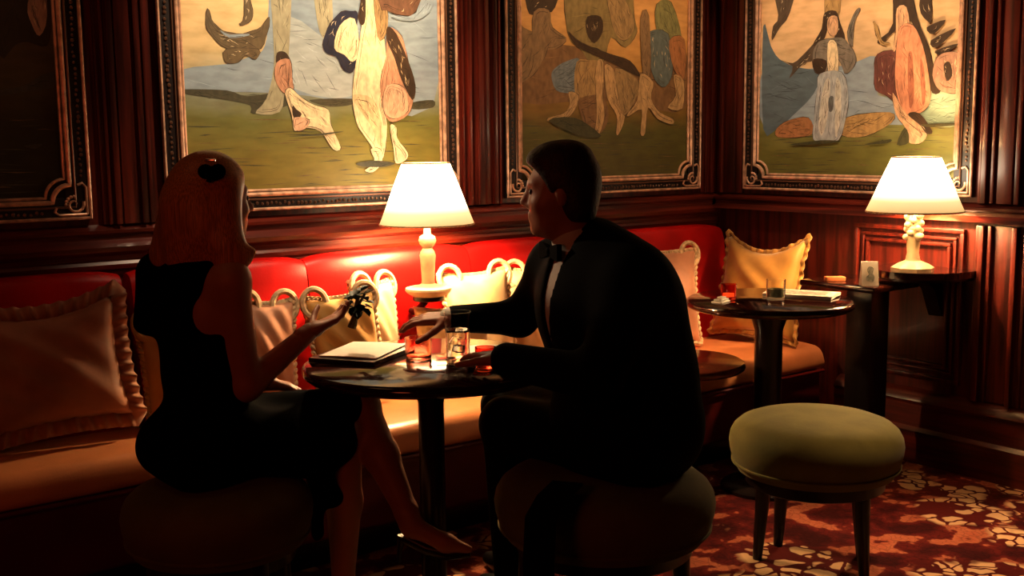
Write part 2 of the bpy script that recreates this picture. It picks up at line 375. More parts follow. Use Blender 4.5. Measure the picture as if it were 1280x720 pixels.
def carpet():
    m = bpy.data.materials.new('floral carpet'); m.use_nodes = True; nt = m.node_tree; b = nt.nodes['Principled BSDF']; L = nt.links.new
    b.inputs['Roughness'].default_value = .95; b.inputs['Specular IOR Level'].default_value = .1
    tc = nt.nodes.new('ShaderNodeTexCoord')
    nd = nt.nodes.new('ShaderNodeTexNoise'); nd.inputs['Scale'].default_value = 9; nd.inputs['Detail'].default_value = 2
    ad = nt.nodes.new('ShaderNodeMixRGB'); ad.blend_type = 'LINEAR_LIGHT'; ad.inputs[0].default_value = .05
    L(tc.outputs['Object'], nd.inputs[0]); L(tc.outputs['Object'], ad.inputs[1]); L(nd.outputs['Color'], ad.inputs[2])
    def vor(scale, feat, rnd=1.):
        v = nt.nodes.new('ShaderNodeTexVoronoi'); v.feature = feat; v.inputs['Scale'].default_value = scale; v.inputs['Randomness'].default_value = rnd
        L(ad.outputs[0], v.inputs['Vector']); return v
    def ramp(src, stops, const=False):
        r = nt.nodes.new('ShaderNodeValToRGB'); cr = r.color_ramp
        if const: cr.interpolation = 'CONSTANT'
        cr.elements[0].position, cr.elements[0].color = stops[0][0], (*stops[0][1], 1)
        cr.elements[1].position, cr.elements[1].color = stops[-1][0], (*stops[-1][1], 1)
        for p, c in stops[1:-1]: e = cr.elements.new(p); e.color = (*c, 1)
        L(src, r.inputs[0]); return r.outputs[0]
    def mix(f, a, bb, mode='MIX'):
        x = nt.nodes.new('ShaderNodeMixRGB'); x.blend_type = mode
        for s, i in ((f, 0), (a, 1), (bb, 2)):
            if isinstance(s, (int, float)): x.inputs[i].default_value = s
            elif isinstance(s, tuple): x.inputs[i].default_value = (*s, 1)
            else: L(s, x.inputs[i])
        return x.outputs[0]
    pet = vor(15, 'DISTANCE_TO_EDGE'); cell = vor(15, 'F1')
    flower = vor(2.9, 'F1', .75)                                        # big flower heads: rings of petals around each centre
    leafmask = ramp(pet.outputs['Distance'], [(.0, (0, 0, 0)), (.055, (0, 0, 0)), (.08, (1, 1, 1)), (1, (1, 1, 1))])
    ring = ramp(flower.outputs['Distance'], [(0, (1, 1, 1)), (.46, (1, 1, 1)), (.52, (0, 0, 0)), (1, (0, 0, 0))])
    blob = ramp(cell.outputs['Distance'], [(0, (1, 1, 1)), (.54, (1, 1, 1)), (.60, (0, 0, 0)), (1, (0, 0, 0))])
    leafmask = mix(1., leafmask, blob, 'MULTIPLY')
    keep = ramp(cell.outputs['Color'], [(0, (0, 0, 0)), (.22, (1, 1, 1)), (1, (1, 1, 1))], True)
    petals = mix(1., mix(1., leafmask, ring, 'MULTIPLY'), keep, 'MULTIPLY')
    n1 = nt.nodes.new('ShaderNodeTexNoise'); n1.inputs['Scale'].default_value = 7; n1.inputs['Detail'].default_value = 3; L(tc.outputs['Object'], n1.inputs[0])
    ground = ramp(n1.outputs[0], [(.40, (.045, .004, .004)), (.5, (.10, .009, .007)), (.545, (.13, .015, .010)), (.57, (.40, .13, .065)), (.68, (.36, .10, .05)), (.72, (.10, .01, .008))])
    smallv = vor(34, 'DISTANCE_TO_EDGE'); vein = ramp(smallv.outputs['Distance'], [(0, (0, 0, 0)), (.05, (.25, .25, .25)), (.10, (1, 1, 1)), (1, (1, 1, 1))])
    ground = mix(.30, ground, vein, 'MULTIPLY')
    dark = mix(mix(.8, ring, ring), ground, (.085, .008, .006))
    col = mix(petals, dark, (.62, .40, .22))
    L(col, b.inputs['Base Color'])
    nb = nt.nodes.new('ShaderNodeTexNoise'); nb.inputs['Scale'].default_value = 400; bp = nt.nodes.new('ShaderNodeBump'); bp.inputs['Strength'].default_value = .4
    bp.inputs['Distance'].default_value = .004; L(nb.outputs[0], bp.inputs['Height']); L(bp.outputs[0], b.inputs['Normal'])
    return m
struct(MB().box((-5.6, -5.2, -.06), (.12, .12, 0)).build('floor', carpet(), smooth=False))

# mouldings ------------------------------------------------------
N_TRIM = [0]
def trim(mb, m, **k):
    N_TRIM[0] += 1; return struct(mb.build(f'trim_{N_TRIM[0]}', m, ang=25, **k))
RAIL = [(0, .80), (.018, .80), (.018, .915), (.034, .925), (.038, .94), (.026, .955), (.026, .968), (.046, .982), (.05, .998), (.036, 1.008), (.022, 1.02), (.022, 1.034), (.03, 1.042), (.03, 1.052), (.016, 1.062), (0, 1.07)]
trim(MB().sweep(RAIL, (-5.5, 0, 0), (-.001, 0, 0), (0, -1, 0)), M_WOODH)
trim(MB().sweep(RAIL[8:], (0, -.03, 0), (0, -5.0, 0), (-1, 0, 0)), M_WOODH)
def pilaster(axis, c0, c1, flutes, z0=1.07, z1=2.9):
    """flat upright board with reeded mouldings; axis 0 runs on the back wall, 1 on the right wall"""
    mb = MB()
    def bx(a, b, d, bev=.004):
        if axis == 0: mb.box((a, -d, z0), (b, -.0005, z1), 0, bev)
        else: mb.box((-d, b, z0), (-.0005, a, z1), 0, bev)
    bx(c0, c1, .016, .003)
    for u, w, d in flutes: bx(c0+(c1-c0)*u-w/2*(1 if c1 > c0 else -1), c0+(c1-c0)*u+w/2*(1 if c1 > c0 else -1), d)
    return trim(mb, M_WOODV)
pilaster(0, -2.905, -2.725, [(.12, .012, .028), (.26, .02, .036), (.5, .05, .026), (.74, .02, .036), (.88, .012, .028)])
pilaster(0, -1.497, -1.285, [(.07, .012, .028), (.2, .022, .036), (.5, .075, .03), (.42, .01, .036), (.58, .01, .036), (.8, .022, .036), (.93, .012, .028)])
pilaster(0, -.105, -.004, [(.2, .012, .026), (.55, .02, .034)])
pilaster(1, -.03, -.185, [(.25, .02, .034), (.75, .012, .028)])
pilaster(1, -1.37, -1.60, [(.06, .012, .03), (.16, .022, .044), (.29, .014, .034), (.5, .06, .03), (.74, .02, .044), (.9, .014, .032)])
pilaster(1, -1.66, -2.05, [(.06, .02, .034), (.2, .014, .028), (.8, .014, .028), (.94, .02, .034)])
pilaster(1, -1.37, -1.60, [(.06, .012, .03), (.16, .022, .044), (.29, .014, .034), (.74, .02, .044), (.9, .014, .032)], .30, .985)
def panel(y0, y1, z0, z1):
    mb = MB()
    for ins, d, w in ((0, .022, .018), (.035, .014, .012), (.058, .02, .014)):
        a, b, c, e = y0-ins, y1+ins, z0+ins, z1-ins
        mb.box((-d, b, e-w), (0, a, e), 0, .004); mb.box((-d, b, c), (0, a, c+w), 0, .004)
        mb.box((-d, a-w, c+w), (0, a, e-w), 0, .004); mb.box((-d, b, c+w), (0, b+w, e-w), 0, .004)
    return trim(mb, M_WOODR)
panel(-.82, -1.325, .345, .965); panel(-1.66, -2.4, .345, .965)
BASE = [(0, 0), (.06, 0), (.06, .10), (.066, .115), (.066, .135), (.05, .15), (.044, .24), (.05, .255), (.044, .27), (.03, .285), (.012, .295), (0, .30)]
b_ = MB().sweep(BASE, (0, -.76, 0), (0, -5.0, 0), (-1, 0, 0)).build('baseboard_right', M_WOODH, ang=25); struct(b_)

# ------------------------------------------------------------------ framed pictures
FIGURES_FEAST = [
  ('blue',[(-2395,1935),(-1603,2001),(-1616,1463),(-1976,1474),(-2233,1504),(-2624,1511),(-2620,1576),(-2459,1600),(-2380,1625),(-2324,1650),(-2300,1734),(-2296,1943)]),
  ('bluelt',[(-2212,1775),(-2056,1689),(-1969,1664),(-1975,1498),(-2212,1523),(-2228,1645)]),
  ('shore',[(-2622,1511),(-2463,1511),(-2386,1492),(-2243,1509),(-2233,1462),(-2369,1430),(-2377,1460),(-2465,1478),(-2606,1496)]),
  ('shore',[(-2150,1482),(-1975,1489),(-1976,1467),(-2065,1459)]),
  ('shore',[(-1714,1477),(-1616,1488),(-1616,1460),(-1709,1452)]),
  ('trunk',[(-2281,1945),(-2203,1951),(-2223,1645),(-2243,1523),(-2267,1438),(-2359,1433),(-2316,1484),(-2283,1596),(-2281,1735)]),
  ('trunk',[(-2121,1958),(-2057,1963),(-2042,1785),(-2056,1708),(-2090,1711),(-2109,1781)]),
  ('boat',[(-2517,1783),(-2527,1731),(-2503,1688),(-2457,1654),(-2389,1643),(-2329,1659),(-2302,1715),(-2292,1769),(-2325,1733),(-2376,1710),(-2435,1705),(-2480,1720),(-2504,1748)]),
  ('boat',[(-2385,1936),(-2360,1812),(-2354,1767),(-2383,1737),(-2406,1739),(-2385,1770)]),
  ('boat',[(-2457,1650),(-2339,1654),(-2350,1620),(-2389,1631),(-2420,1605),(-2464,1609)]),
  ('blue',[(-2478,1714),(-2443,1701),(-2376,1706),(-2377,1699),(-2443,1689)]),
  ('hair',[(-2269,1645),(-2238,1649),(-2218,1622),(-2217,1598),(-2270,1601)]),
  ('pink',[(-2272,1611),(-2222,1624),(-2214,1561),(-2212,1514),(-2249,1506),(-2279,1550)]),
  ('cream',[(-2222,1523),(-2182,1491),(-2129,1463),(-2074,1447),(-2065,1391),(-2028,1310),(-2059,1303),(-2109,1369),(-2175,1383),(-2213,1372),(-2221,1429),(-2244,1502)]),
  ('hair',[(-2216,1462),(-2202,1448),(-2182,1431),(-2204,1410),(-2218,1429)]),
  ('pinklt',[(-2211,1419),(-2153,1410),(-2170,1379),(-2207,1374)]),
  ('navy',[(-1959,1807),(-2009,1801),(-2054,1758),(-2085,1697),(-2079,1655),(-2036,1640),(-2005,1593),(-1970,1588),(-1936,1665),(-1946,1752),(-1940,1800)]),
  ('cream',[(-2016,1753),(-1954,1780),(-1938,1665),(-1968,1623),(-2001,1648),(-2042,1671)]),
  ('cream',[(-1910,1821),(-1886,1977),(-1862,1979),(-1829,1709),(-1822,1560),(-1843,1480),(-1827,1390),(-1847,1270),(-1885,1260),(-1890,1301),(-1934,1361),(-1958,1400),(-1973,1489),(-1961,1586),(-1941,1675),(-1926,1753)]),
  ('creamsh',[(-1969,1503),(-1884,1488),(-1850,1390),(-1855,1300),(-1899,1391),(-1954,1459)]),
  ('hair',[(-1928,1840),(-1907,1975),(-1907,1793),(-1926,1758),(-1940,1791)]),
  ('ochre',[(-1869,1979),(-1816,1837),(-1819,1739),(-1860,1722)]),
  ('pink',[(-1812,1754),(-1755,1727),(-1733,1658),(-1715,1563),(-1707,1497),(-1733,1431),(-1803,1403),(-1837,1436),(-1853,1540),(-1824,1650)]),
  ('pinklt',[(-1825,1540),(-1748,1532),(-1733,1446),(-1799,1416),(-1842,1451)]),
  ('hair',[(-1816,1758),(-1778,1736),(-1728,1638),(-1696,1543),(-1712,1487),(-1759,1562),(-1789,1646),(-1818,1704)]),
  ('cream',[(-1815,1390),(-1787,1382),(-1784,1340),(-1740,1288),(-1748,1258),(-1793,1246),(-1801,1299)]),
  ('cream',[(-1902,1301),(-1885,1250),(-1930,1223),(-1895,1215),(-1855,1250),(-1860,1300)]),
  ('shore',[(-1966,1250),(-1892,1259),(-1798,1247),(-1846,1234),(-1938,1237)]),
  ('canopy',[(-1852,1980),(-1634,1998),(-1687,1825),(-1753,1805),(-1817,1819),(-1844,1833)]),
  ('blue',[(-1794,1804),(-1687,1817),(-1619,1999),(-1611,1850),(-1682,1790),(-1771,1788)]),
  ('shore',[(-2240,1351),(-2155,1357),(-2013,1369),(-2112,1354)]),
]
FIGURES_RIDE = [
  ('rust',[(-1211,1705),(-889,1724),(-741,1681),(-499,1625),(-221,1738),(-217,1467),(-498,1471),(-775,1500),(-1202,1486)]),
  ('tan',[(-1210,1792),(-1123,1773),(-937,1758),(-1000,1707),(-1109,1691),(-1156,1584),(-1213,1547)]),
  ('hair',[(-1158,2037),(-951,2054),(-996,1880),(-1054,1853),(-1107,1842),(-1145,1865)]),
  ('tan',[(-1110,1855),(-1030,1866),(-1012,1796),(-937,1758),(-1016,1748),(-1060,1664),(-1118,1597),(-1189,1560),(-1140,1629),(-1121,1726)]),
  ('ochregr',[(-919,2057),(-597,2083),(-545,1864),(-527,1802),(-596,1730),(-682,1770),(-733,1650),(-808,1664),(-857,1713),(-930,1780)]),
  ('ochre',[(-724,2073),(-571,1900),(-544,1813),(-605,1760),(-674,1819)]),
  ('hair',[(-820,1851),(-741,1855),(-731,1792),(-781,1741),(-824,1785)]),
  ('horseb',[(-1020,1597),(-998,1630),(-937,1659),(-857,1667),(-865,1532),(-922,1526),(-994,1537)]),
  ('horse',[(-881,1657),(-808,1668),(-733,1654),(-734,1519),(-821,1491),(-890,1527)]),
  ('flesh',[(-925,1531),(-870,1517),(-890,1458),(-939,1421),(-1034,1406),(-1037,1421),(-952,1441),(-919,1480)]),
  ('rust',[(-865,1505),(-734,1517),(-697,1432),(-741,1357),(-850,1351),(-841,1394),(-866,1456)]),
  ('flesh',[(-766,1661),(-728,1662),(-733,1519),(-721,1432),(-750,1354),(-778,1357),(-766,1432),(-771,1556)]),
  ('flesh',[(-721,1647),(-670,1633),(-635,1533),(-600,1430),(-635,1353),(-652,1356),(-649,1432),(-704,1507)]),
  ('ochre',[(-656,1640),(-526,1593),(-525,1522),(-604,1432),(-642,1533)]),
  ('pole',[(-927,1785),(-856,1743),(-690,1700),(-570,1674),(-506,1610),(-552,1617),(-690,1664),(-811,1700),(-892,1733)]),
  ('green',[(-408,1928),(-317,1943),(-248,1789),(-337,1770),(-407,1814)]),
  ('vest',[(-456,1805),(-334,1801),(-303,1644),(-350,1564),(-420,1599),(-460,1716)]),
  ('tan',[(-509,1866),(-456,1875),(-445,1627),(-490,1625)]),
  ('orange',[(-328,1773),(-229,1783),(-227,1606),(-295,1644)]),
  ('flesh',[(-506,1619),(-427,1582),(-441,1511),(-386,1449),(-300,1418),(-307,1394),(-398,1418),(-459,1469),(-476,1355),(-506,1353),(-498,1459),(-578,1430),(-583,1443),(-525,1503)]),
  ('flesh',[(-298,1618),(-232,1593),(-240,1467),(-334,1470),(-282,1526)]),
  ('darkgreen',[(-1040,1409),(-890,1421),(-741,1344),(-858,1342)]),
]
FIGURES_LADIES = [
  ('blue',[(-452,1621),(-593,1625),(-757,1628),(-905,1654),(-911,1496),(-1118,1488),(-1282,1493),(-1287,1377),(-766,1380),(-311,1375),(-304,1648)]),
  ('bluedk',[(-296,1829),(-343,1736),(-394,1675),(-487,1635),(-609,1606),(-585,1515),(-474,1424),(-394,1372),(-307,1369)]),
  ('teal',[(-1105,1494),(-1282,1495),(-1288,1371),(-1123,1368),(-1044,1387)]),
  ('branch',[(-326,2092),(-490,2071),(-445,1872),(-391,1814),(-348,1761),(-353,1824),(-381,1872)]),
  ('branch',[(-386,1675),(-468,1654),(-530,1691),(-593,1736),(-585,1663),(-523,1646),(-450,1587),(-468,1639)]),
  ('orange',[(-386,1368),(-458,1405),(-561,1412),(-589,1352),(-540,1331),(-395,1329)]),
  ('gold',[(-750,1407),(-968,1426),(-979,1383),(-854,1329),(-738,1335)]),
  ('gold',[(-633,2053),(-699,2044),(-713,1853),(-670,1839),(-635,1854)]),
  ('hair',[(-632,1854),(-691,1857),(-715,1805),(-742,1737),(-695,1734),(-663,1821),(-638,1751),(-590,1720),(-578,1731),(-619,1789)]),
  ('peach',[(-656,1834),(-698,1833),(-703,1772),(-677,1753),(-649,1786)]),
  ('vestgr',[(-598,1730),(-647,1744),(-724,1744),(-769,1705),(-800,1655),(-780,1609),(-744,1596),(-713,1655),(-661,1658),(-652,1604),(-588,1610),(-576,1682)]),
  ('cream',[(-654,1725),(-698,1724),(-711,1601),(-664,1591)]),
  ('vestgr',[(-753,1744),(-768,1812),(-804,1858),(-810,1846),(-783,1793),(-781,1704)]),
  ('hair',[(-580,1663),(-650,1653),(-640,1604),(-591,1605)]),
  ('silver',[(-617,1599),(-729,1600),(-767,1501),(-754,1393),(-724,1315),(-664,1306),(-591,1318),(-594,1421),(-605,1532)]),
  ('silverlt',[(-641,1555),(-671,1566),(-664,1419),(-636,1333),(-616,1396)]),
  ('silverdk',[(-667,1493),(-691,1498),(-690,1443),(-669,1439)]),
  ('silverlt',[(-701,1565),(-728,1539),(-729,1393),(-706,1332)]),
  ('hair',[(-955,2012),(-1025,2003),(-1082,1795),(-1138,1678),(-1167,1576),(-1199,1505),(-1162,1495),(-1130,1567),(-1095,1670),(-1054,1784),(-976,1745),(-923,1705),(-902,1719),(-972,1782)]),
  ('maroon',[(-904,1663),(-995,1668),(-989,1574),(-1003,1458),(-959,1492),(-900,1520),(-891,1603)]),
  ('gold',[(-879,1796),(-900,1777),(-923,1717),(-964,1702),(-924,1698),(-895,1742)]),
  ('peach',[(-988,1838),(-1032,1839),(-1049,1741),(-1007,1699),(-979,1667),(-987,1746)]),
  ('coral',[(-1005,1762),(-1065,1765),(-1112,1680),(-1142,1566),(-1154,1464),(-1108,1418),(-1042,1419),(-996,1516),(-991,1643)]),
  ('coraldk',[(-1046,1639),(-1066,1650),(-1081,1489),(-1061,1444)]),
  ('coraldk',[(-1102,1625),(-1119,1601),(-1133,1487),(-1119,1454)]),
  ('peach',[(-983,1505),(-1042,1424),(-1123,1363),(-1145,1328),(-1113,1298),(-1060,1306),(-1045,1364),(-1000,1417)]),
  ('hair',[(-1056,1416),(-1108,1418),(-1169,1345),(-1143,1337),(-1110,1374)]),
  ('darkgreen',[(-1010,1294),(-1045,1364),(-1067,1304)]),
  ('hair',[(-1126,1752),(-1208,1774),(-1158,1723)]),
  ('hair',[(-1147,1700),(-1254,1738),(-1173,1670)]),
  ('hair',[(-1090,1839),(-1115,1991),(-1149,1789),(-1124,1780)]),
  ('hair',[(-1167,1659),(-1271,1680),(-1199,1641)]),
  ('pinkbr',[(-1177,1631),(-1224,1650),(-1276,1630),(-1282,1504),(-1243,1492),(-1190,1508),(-1160,1565)]),
  ('hair',[(-1207,1601),(-1232,1611),(-1246,1561),(-1222,1540)]),
  ('darkgreen',[(-855,1295),(-979,1316),(-966,1300)]),
  ('darkgreen',[(-1122,1374),(-1287,1377),(-1288,1369),(-1161,1362)]),
  ('darkgreen',[(-461,1296),(-634,1314),(-739,1308),(-604,1296)]),
]
FIGURES_SHADOW = [
  ('dkbrown',[(-3168,1871),(-3040,1882),(-3029,1717),(-3046,1637),(-3102,1647),(-3138,1637),(-3186,1604)]),
  ('dkgrey',[(-3193,1499),(-3123,1512),(-3073,1544),(-3025,1558),(-3027,1514),(-3088,1501),(-3194,1481)]),
  ('dkgrey',[(-3135,1328),(-3081,1334),(-3100,1319)]),
  ('pinkbr',[(-3095,1762),(-3046,1882),(-3040,1729),(-3066,1667),(-3087,1702)]),
]
def inside(p, pl):
    c = False; j = len(pl)-1
    for i in range(len(pl)):
        (xi, yi), (xj, yj) = pl[i], pl[j]
        if (yi > p[1]) != (yj > p[1]) and p[0] < (xj-xi)*(p[1]-yi)/(yj-yi)+xi: c = not c
        j = i
    return c
def strokes(q, pl, col, ix, mats, at, seed):
    """short tapered brush strokes laid along the length of a painted shape"""
    rr = random.Random(seed*7+3); xs = [p[0] for p in pl]; zs = [p[1] for p in pl]; N = len(pl)
    mx, mz = sum(xs)/N, sum(zs)/N; sxx = sum((x-mx)**2 for x in xs); szz = sum((z-mz)**2 for z in zs); sxz = sum((p[0]-mx)*(p[1]-mz) for p in pl)
    ang = .5*math.atan2(2*sxz, sxx-szz); area = (max(xs)-min(xs))*(max(zs)-min(zs)); k = int(min(34, 5+area*1000)); big = area > .12
    if not big and col not in ('shore', 'darkgreen', 'star'):      # drawn folds: broken dark lines that follow the contour inside the shape
        c = col+'<' if col in ('hair', 'pole', 'branch', 'boat') else 'hair'
        if c not in ix: ix[c] = len(mats); mats.append(paint(c))
        ar = sum(pl[i][0]*pl[(i+1) % N][1]-pl[(i+1) % N][0]*pl[i][1] for i in range(N)); sg = 1 if ar > 0 else -1
        for _ in range(3 if area < .006 else 6):
            i0 = rr.randrange(N); ln = max(4, int(N*rr.uniform(.12, .30))); ins = rr.uniform(.004, .022 if area > .006 else .009); row = []
            for j in range(ln):
                i = (i0+j) % N; tx, tz = pl[(i+1) % N][0]-pl[i-1][0], pl[(i+1) % N][1]-pl[i-1][1]; L_ = math.hypot(tx, tz) or 1
                nx, nz = -sg*tz/L_, sg*tx/L_; w = .0013*math.sin(PI*(j+.5)/ln)+.0003; g = ins+.002*math.sin(j*.9)
                row.append(((pl[i][0]+nx*g, pl[i][1]+nz*g), (pl[i][0]+nx*(g+w), pl[i][1]+nz*(g+w))))
            for (a, b), (a2, b2) in zip(row, row[1:]):
                if inside(a, pl) and inside(a2, pl) and inside(b, pl) and inside(b2, pl) and math.hypot(a[0]-a2[0], a[1]-a2[1]) < .04: q.add([at(*a), at(*a2), at(*b2), at(*b)], [(0, 1, 2, 3)], ix[c])
    for _ in range(k*4):
        if k <= 0: break
        p = (rr.uniform(min(xs), max(xs)), rr.uniform(min(zs), max(zs))); a = (rr.gauss(0, .25) if big else ang+rr.gauss(0, .35)); L_ = rr.uniform(.012, .05)*(1.6 if big else 1); w = rr.uniform(.0006, .0019)
        dx, dz = math.cos(a), math.sin(a); e1 = (p[0]-dx*L_, p[1]-dz*L_); e2 = (p[0]+dx*L_, p[1]+dz*L_)
        if not (inside(p, pl) and inside(e1, pl) and inside(e2, pl)): continue
        k -= 1; c = col+('<' if rr.random() < .6 else '>')
        if col in ('boat', 'hair', 'navy', 'maroon', 'vest', 'pinkbr', 'canopy', 'branch') and rr.random() < .5: c = 'cream'; L_ *= .4; e1 = (p[0]-dx*L_, p[1]-dz*L_); e2 = (p[0]+dx*L_, p[1]+dz*L_)
        b = rr.uniform(-.006, .006); m = (p[0]-dz*b, p[1]+dx*b)
        if c not in ix: ix[c] = len(mats); mats.append(paint(c))
        q.add([at(*e1), at(m[0]-dz*w, m[1]+dx*w), at(*e2), at(m[0]+dz*w, m[1]-dx*w)], [(0, 1, 2, 3)], ix[c])
def picture(axis, o0, o1, figs, cm, label, extra=None):
    """axis 0: on the back wall between X=o0..o1; axis 1: on the right wall between Y=o0..o1 (o0 nearest the corner)."""
    zb, zt = 1.09, 2.34; s = 1 if o1 > o0 else -1; inn = .082; mid = (o0+o1)/2
    def P(u, z, d): return (u, -d, z) if axis == 0 else (-d, u, z)
    root = thing('framed_picture', label, 'picture', P(mid, zb, 0), group='mythical pictures along the walls')
    org = Vector(root.location)
    def mk(mb, name, mats, parent, ang=40):
        mb.v = [tuple(Vector(v)-org) for v in mb.v]; return mb.build(name, mats, parent, ang=ang)
    c0, c1, cb, ct = o0+s*inn, o1-s*inn, zb+.072, zt-.072
    q = MB(); q.add([P(c0-s*.02, cb-.02, .012), P(c1+s*.02, cb-.02, .012), P(c1+s*.02, ct+.02, .012), P(c0-s*.02, ct+.02, .012)], [(0, 1, 2, 3)], 0)
    mats = [cm]; ix = {}
    lo, hi = min(c0, c1)-.015, max(c0, c1)+.015
    for n, (col, pts) in enumerate(figs):
        if col not in ix: ix[col] = len(mats); mats.append(paint(col))
        pl = smooth_loop([(a/1000, b/1000) for a, b in pts], 1 if col == 'star' else 3); pl = [(min(max(a, lo), hi), min(max(b, cb-.015), ct)) for a, b in pl]
        d = .0126+n*.00016
        if col not in ('star', 'blue', 'bluelt', 'bluedk', 'shore', 'rust', 'teal', 'darkgreen', 'horseb', 'horse', 'trunk', 'dkgrey', 'dkbrown', 'hair', 'branch', 'pole', 'silverlt', 'silverdk', 'creamsh', 'coraldk'):   # dark drawn outline
            if 'hair' not in ix: ix['hair'] = len(mats); mats.append(paint('hair'))
            N = len(pl); ol = []
            ar = sum(pl[i][0]*pl[(i+1) % N][1]-pl[(i+1) % N][0]*pl[i][1] for i in range(N)); sg = 1 if ar > 0 else -1
            for i in range(N):
                tx, tz = pl[(i+1) % N][0]-pl[i-1][0], pl[(i+1) % N][1]-pl[i-1][1]; L_ = math.hypot(tx, tz) or 1; w = .0014+.0016*math.sin(i*1.7+n)
                ol.append((min(max(pl[i][0]+sg*tz/L_*w, lo), hi), min(max(pl[i][1]-sg*tx/L_*w, cb-.015), ct)))
            q.add([P(a, b, d-.00006) for a, b in ol], [tuple(range(N))], ix['hair'])
        q.add([P(a, b, d) for a, b in pl], [tuple(range(len(pl)))], ix[col])
        strokes(q, pl, col, ix, mats, lambda u, z: P(u, z, d+.00007), n)
    rg = random.Random(11)
    for _ in range(60):                                     # thin grass shadows over the painted field
        u = rg.uniform(lo+.06, hi-.06); z = cb+.01+rg.random()**1.2*.24; L_ = rg.uniform(.02, .09); k = rg.uniform(.0008, .0022)
        c = 'shore' if rg.random() < .7 else 'gold<'
        if c not in ix: ix[c] = len(mats); mats.append(paint(c))
        q.add([P(u-L_, z+rg.uniform(-.004, .004), .0124), P(u, z+k, .0124), P(u+L_, z+rg.uniform(-.004, .004), .0124), P(u, z-k, .0124)], [(0, 1, 2, 3)], ix[c])
    cv = mk(q, 'canvas', mats, root)
    # frame: dark board, channel beads, two gilt ridges; the inner ridge steps round the corner ornaments
    f = MB(); n = .085
    def bar(u0, u1, z0, z1, d0, d1, mi, bev=.004):
        a, b = min(u0, u1), max(u0, u1)
        if axis == 0: f.box((a, -d1, z0), (b, -d0, z1), mi, bev)
        else: f.box((-d1, a, z0), (-d0, b, z1), mi, bev)
    w = inn+.0
    bar(o0, o0+s*w, zb, zt, .002, .022, 1); bar(o1-s*w, o1, zb, zt, .002, .022, 1)
    bar(o0+s*w, o1-s*w, zb, zb+.072, .002, .022, 1); bar(o0+s*w, o1-s*w, zt-.072, zt, .002, .022, 1)
    def ridge(ins_u, ins_z, r, d, notch, mi):
        a, b, c, e = o0+s*ins_u, o1-s*ins_u, zb+ins_z, zt-ins_z; pts = []
        for (cu, cz, su, sz) in ((a, c, s, 1), (b, c, -s, 1), (b, e, -s, -1), (a, e, s, -1)):
            if notch:
                arc = [(cu+su*notch*math.cos(t), cz+sz*notch*math.sin(t)) for t in [PI/2*k/8 for k in range(9)]]
                arc = [(cu+su*(notch+.012), cz)]+arc+[(cu, cz+sz*(notch+.012))]
                if (su*s > 0) == (sz > 0): arc = arc[::-1]
                pts += arc
            else: pts.append((cu, cz))
        P3 = []
        for i in range(len(pts)):
            p, q2 = pts[i], pts[(i+1) % len(pts)]; P3.append(p)
            if math.hypot(p[0]-q2[0], p[1]-q2[1]) > .3: P3 += [(p[0]+(q2[0]-p[0])*t, p[1]+(q2[1]-p[1])*t) for t in (.02, .98)]
        f.tube([P(u, z, d) for u, z in P3], r, 8, mi, closed=True)
    ridge(.006, .006, .006, .024, 0, 0); ridge(.068, .058, .008, .024, .055, 0); ridge(.082, .072, .0055, .018, .06, 0); ridge(.052, .042, .004, .024, 0, 2)
    rnd = random.Random(3)
    for (ua, za, ub, zb2) in ((o0+s*.03, zb+.14, o0+s*.03, zt-.12), (o1-s*.03, zb+.14, o1-s*.03, zt-.12), (o0+s*.14, zb+.025, o1-s*.14, zb+.025)):
        L_ = math.hypot(ub-ua, zb2-za); k = int(L_/.017)
        for i in range(k):
            t = i/k; r = .0045+rnd.random()*.003; f.ball(P(ua+(ub-ua)*t+rnd.uniform(-.003, .003), za+(zb2-za)*t+rnd.uniform(-.003, .003), .023), (r, r, r), 5, 4, 2)
    fr = mk(f, 'frame', [M_GILT, M_GILTD, M_BEAD], root)
    for cu, su in ((o0, s), (o1, -s)):                                   # scrolls in the two lower corners
        o = MB(); C = (cu+su*.056, zb+.05)
        sp = [(C[0]+su*(.030-.0016*i)*math.cos(PI*.9+i*.42), C[1]+(.030-.0016*i)*math.sin(PI*.9+i*.42)) for i in range(16)]
        o.tube([P(u, z, .027) for u, z in sp], [.0055-.0002*i for i in range(16)], 7, 0)
        o.tube([P(cu+su*.018, zb+.018, .026), P(cu+su*.018, zb+.105, .026), P(cu+su*.03, zb+.118, .026), P(cu+su*.045, zb+.112, .026)], .0045, 7, 0)
        o.tube([P(cu+su*.018, zb+.018, .026), P(cu+su*.105, zb+.018, .026), P(cu+su*.118, zb+.028, .026), P(cu+su*.112, zb+.042, .026)], .0045, 7, 0)
        for k in range(5): t = PI/2*k/4; o.ball(P(cu+su*(.056+.026*math.cos(t)), zb+.05+.026*math.sin(t), .024), .006, 6, 5, 0)
        mk(o, 'corner_scroll', M_GILT, root)
    return root
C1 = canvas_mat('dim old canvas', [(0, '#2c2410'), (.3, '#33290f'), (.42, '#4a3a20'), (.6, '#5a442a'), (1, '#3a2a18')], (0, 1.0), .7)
C2 = canvas_mat('canvas olive field', [(0, '#8a7330'), (.14, '#857834'), (.27, '#6f6f38'), (.36, '#8e9488'), (.46, '#c9b487'), (.62, '#dcc090'), (1, '#cda878')], (0, 1.2), .45)
C3 = canvas_mat('canvas ochre forest', [(0, '#5b5122'), (.25, '#5e5a26'), (.32, '#80652f'), (.5, '#b58a4a'), (.68, '#d3a569'), (1, '#b98a55')], (0, 1.1), .5)
C4 = canvas_mat('canvas green meadow', [(0, '#66622c'), (.16, '#6f6b30'), (.26, '#81804a'), (.36, '#93a294'), (.48, '#cbb08a'), (.7, '#d9b488'), (1, '#cba277')], (0, 1.1), .45)
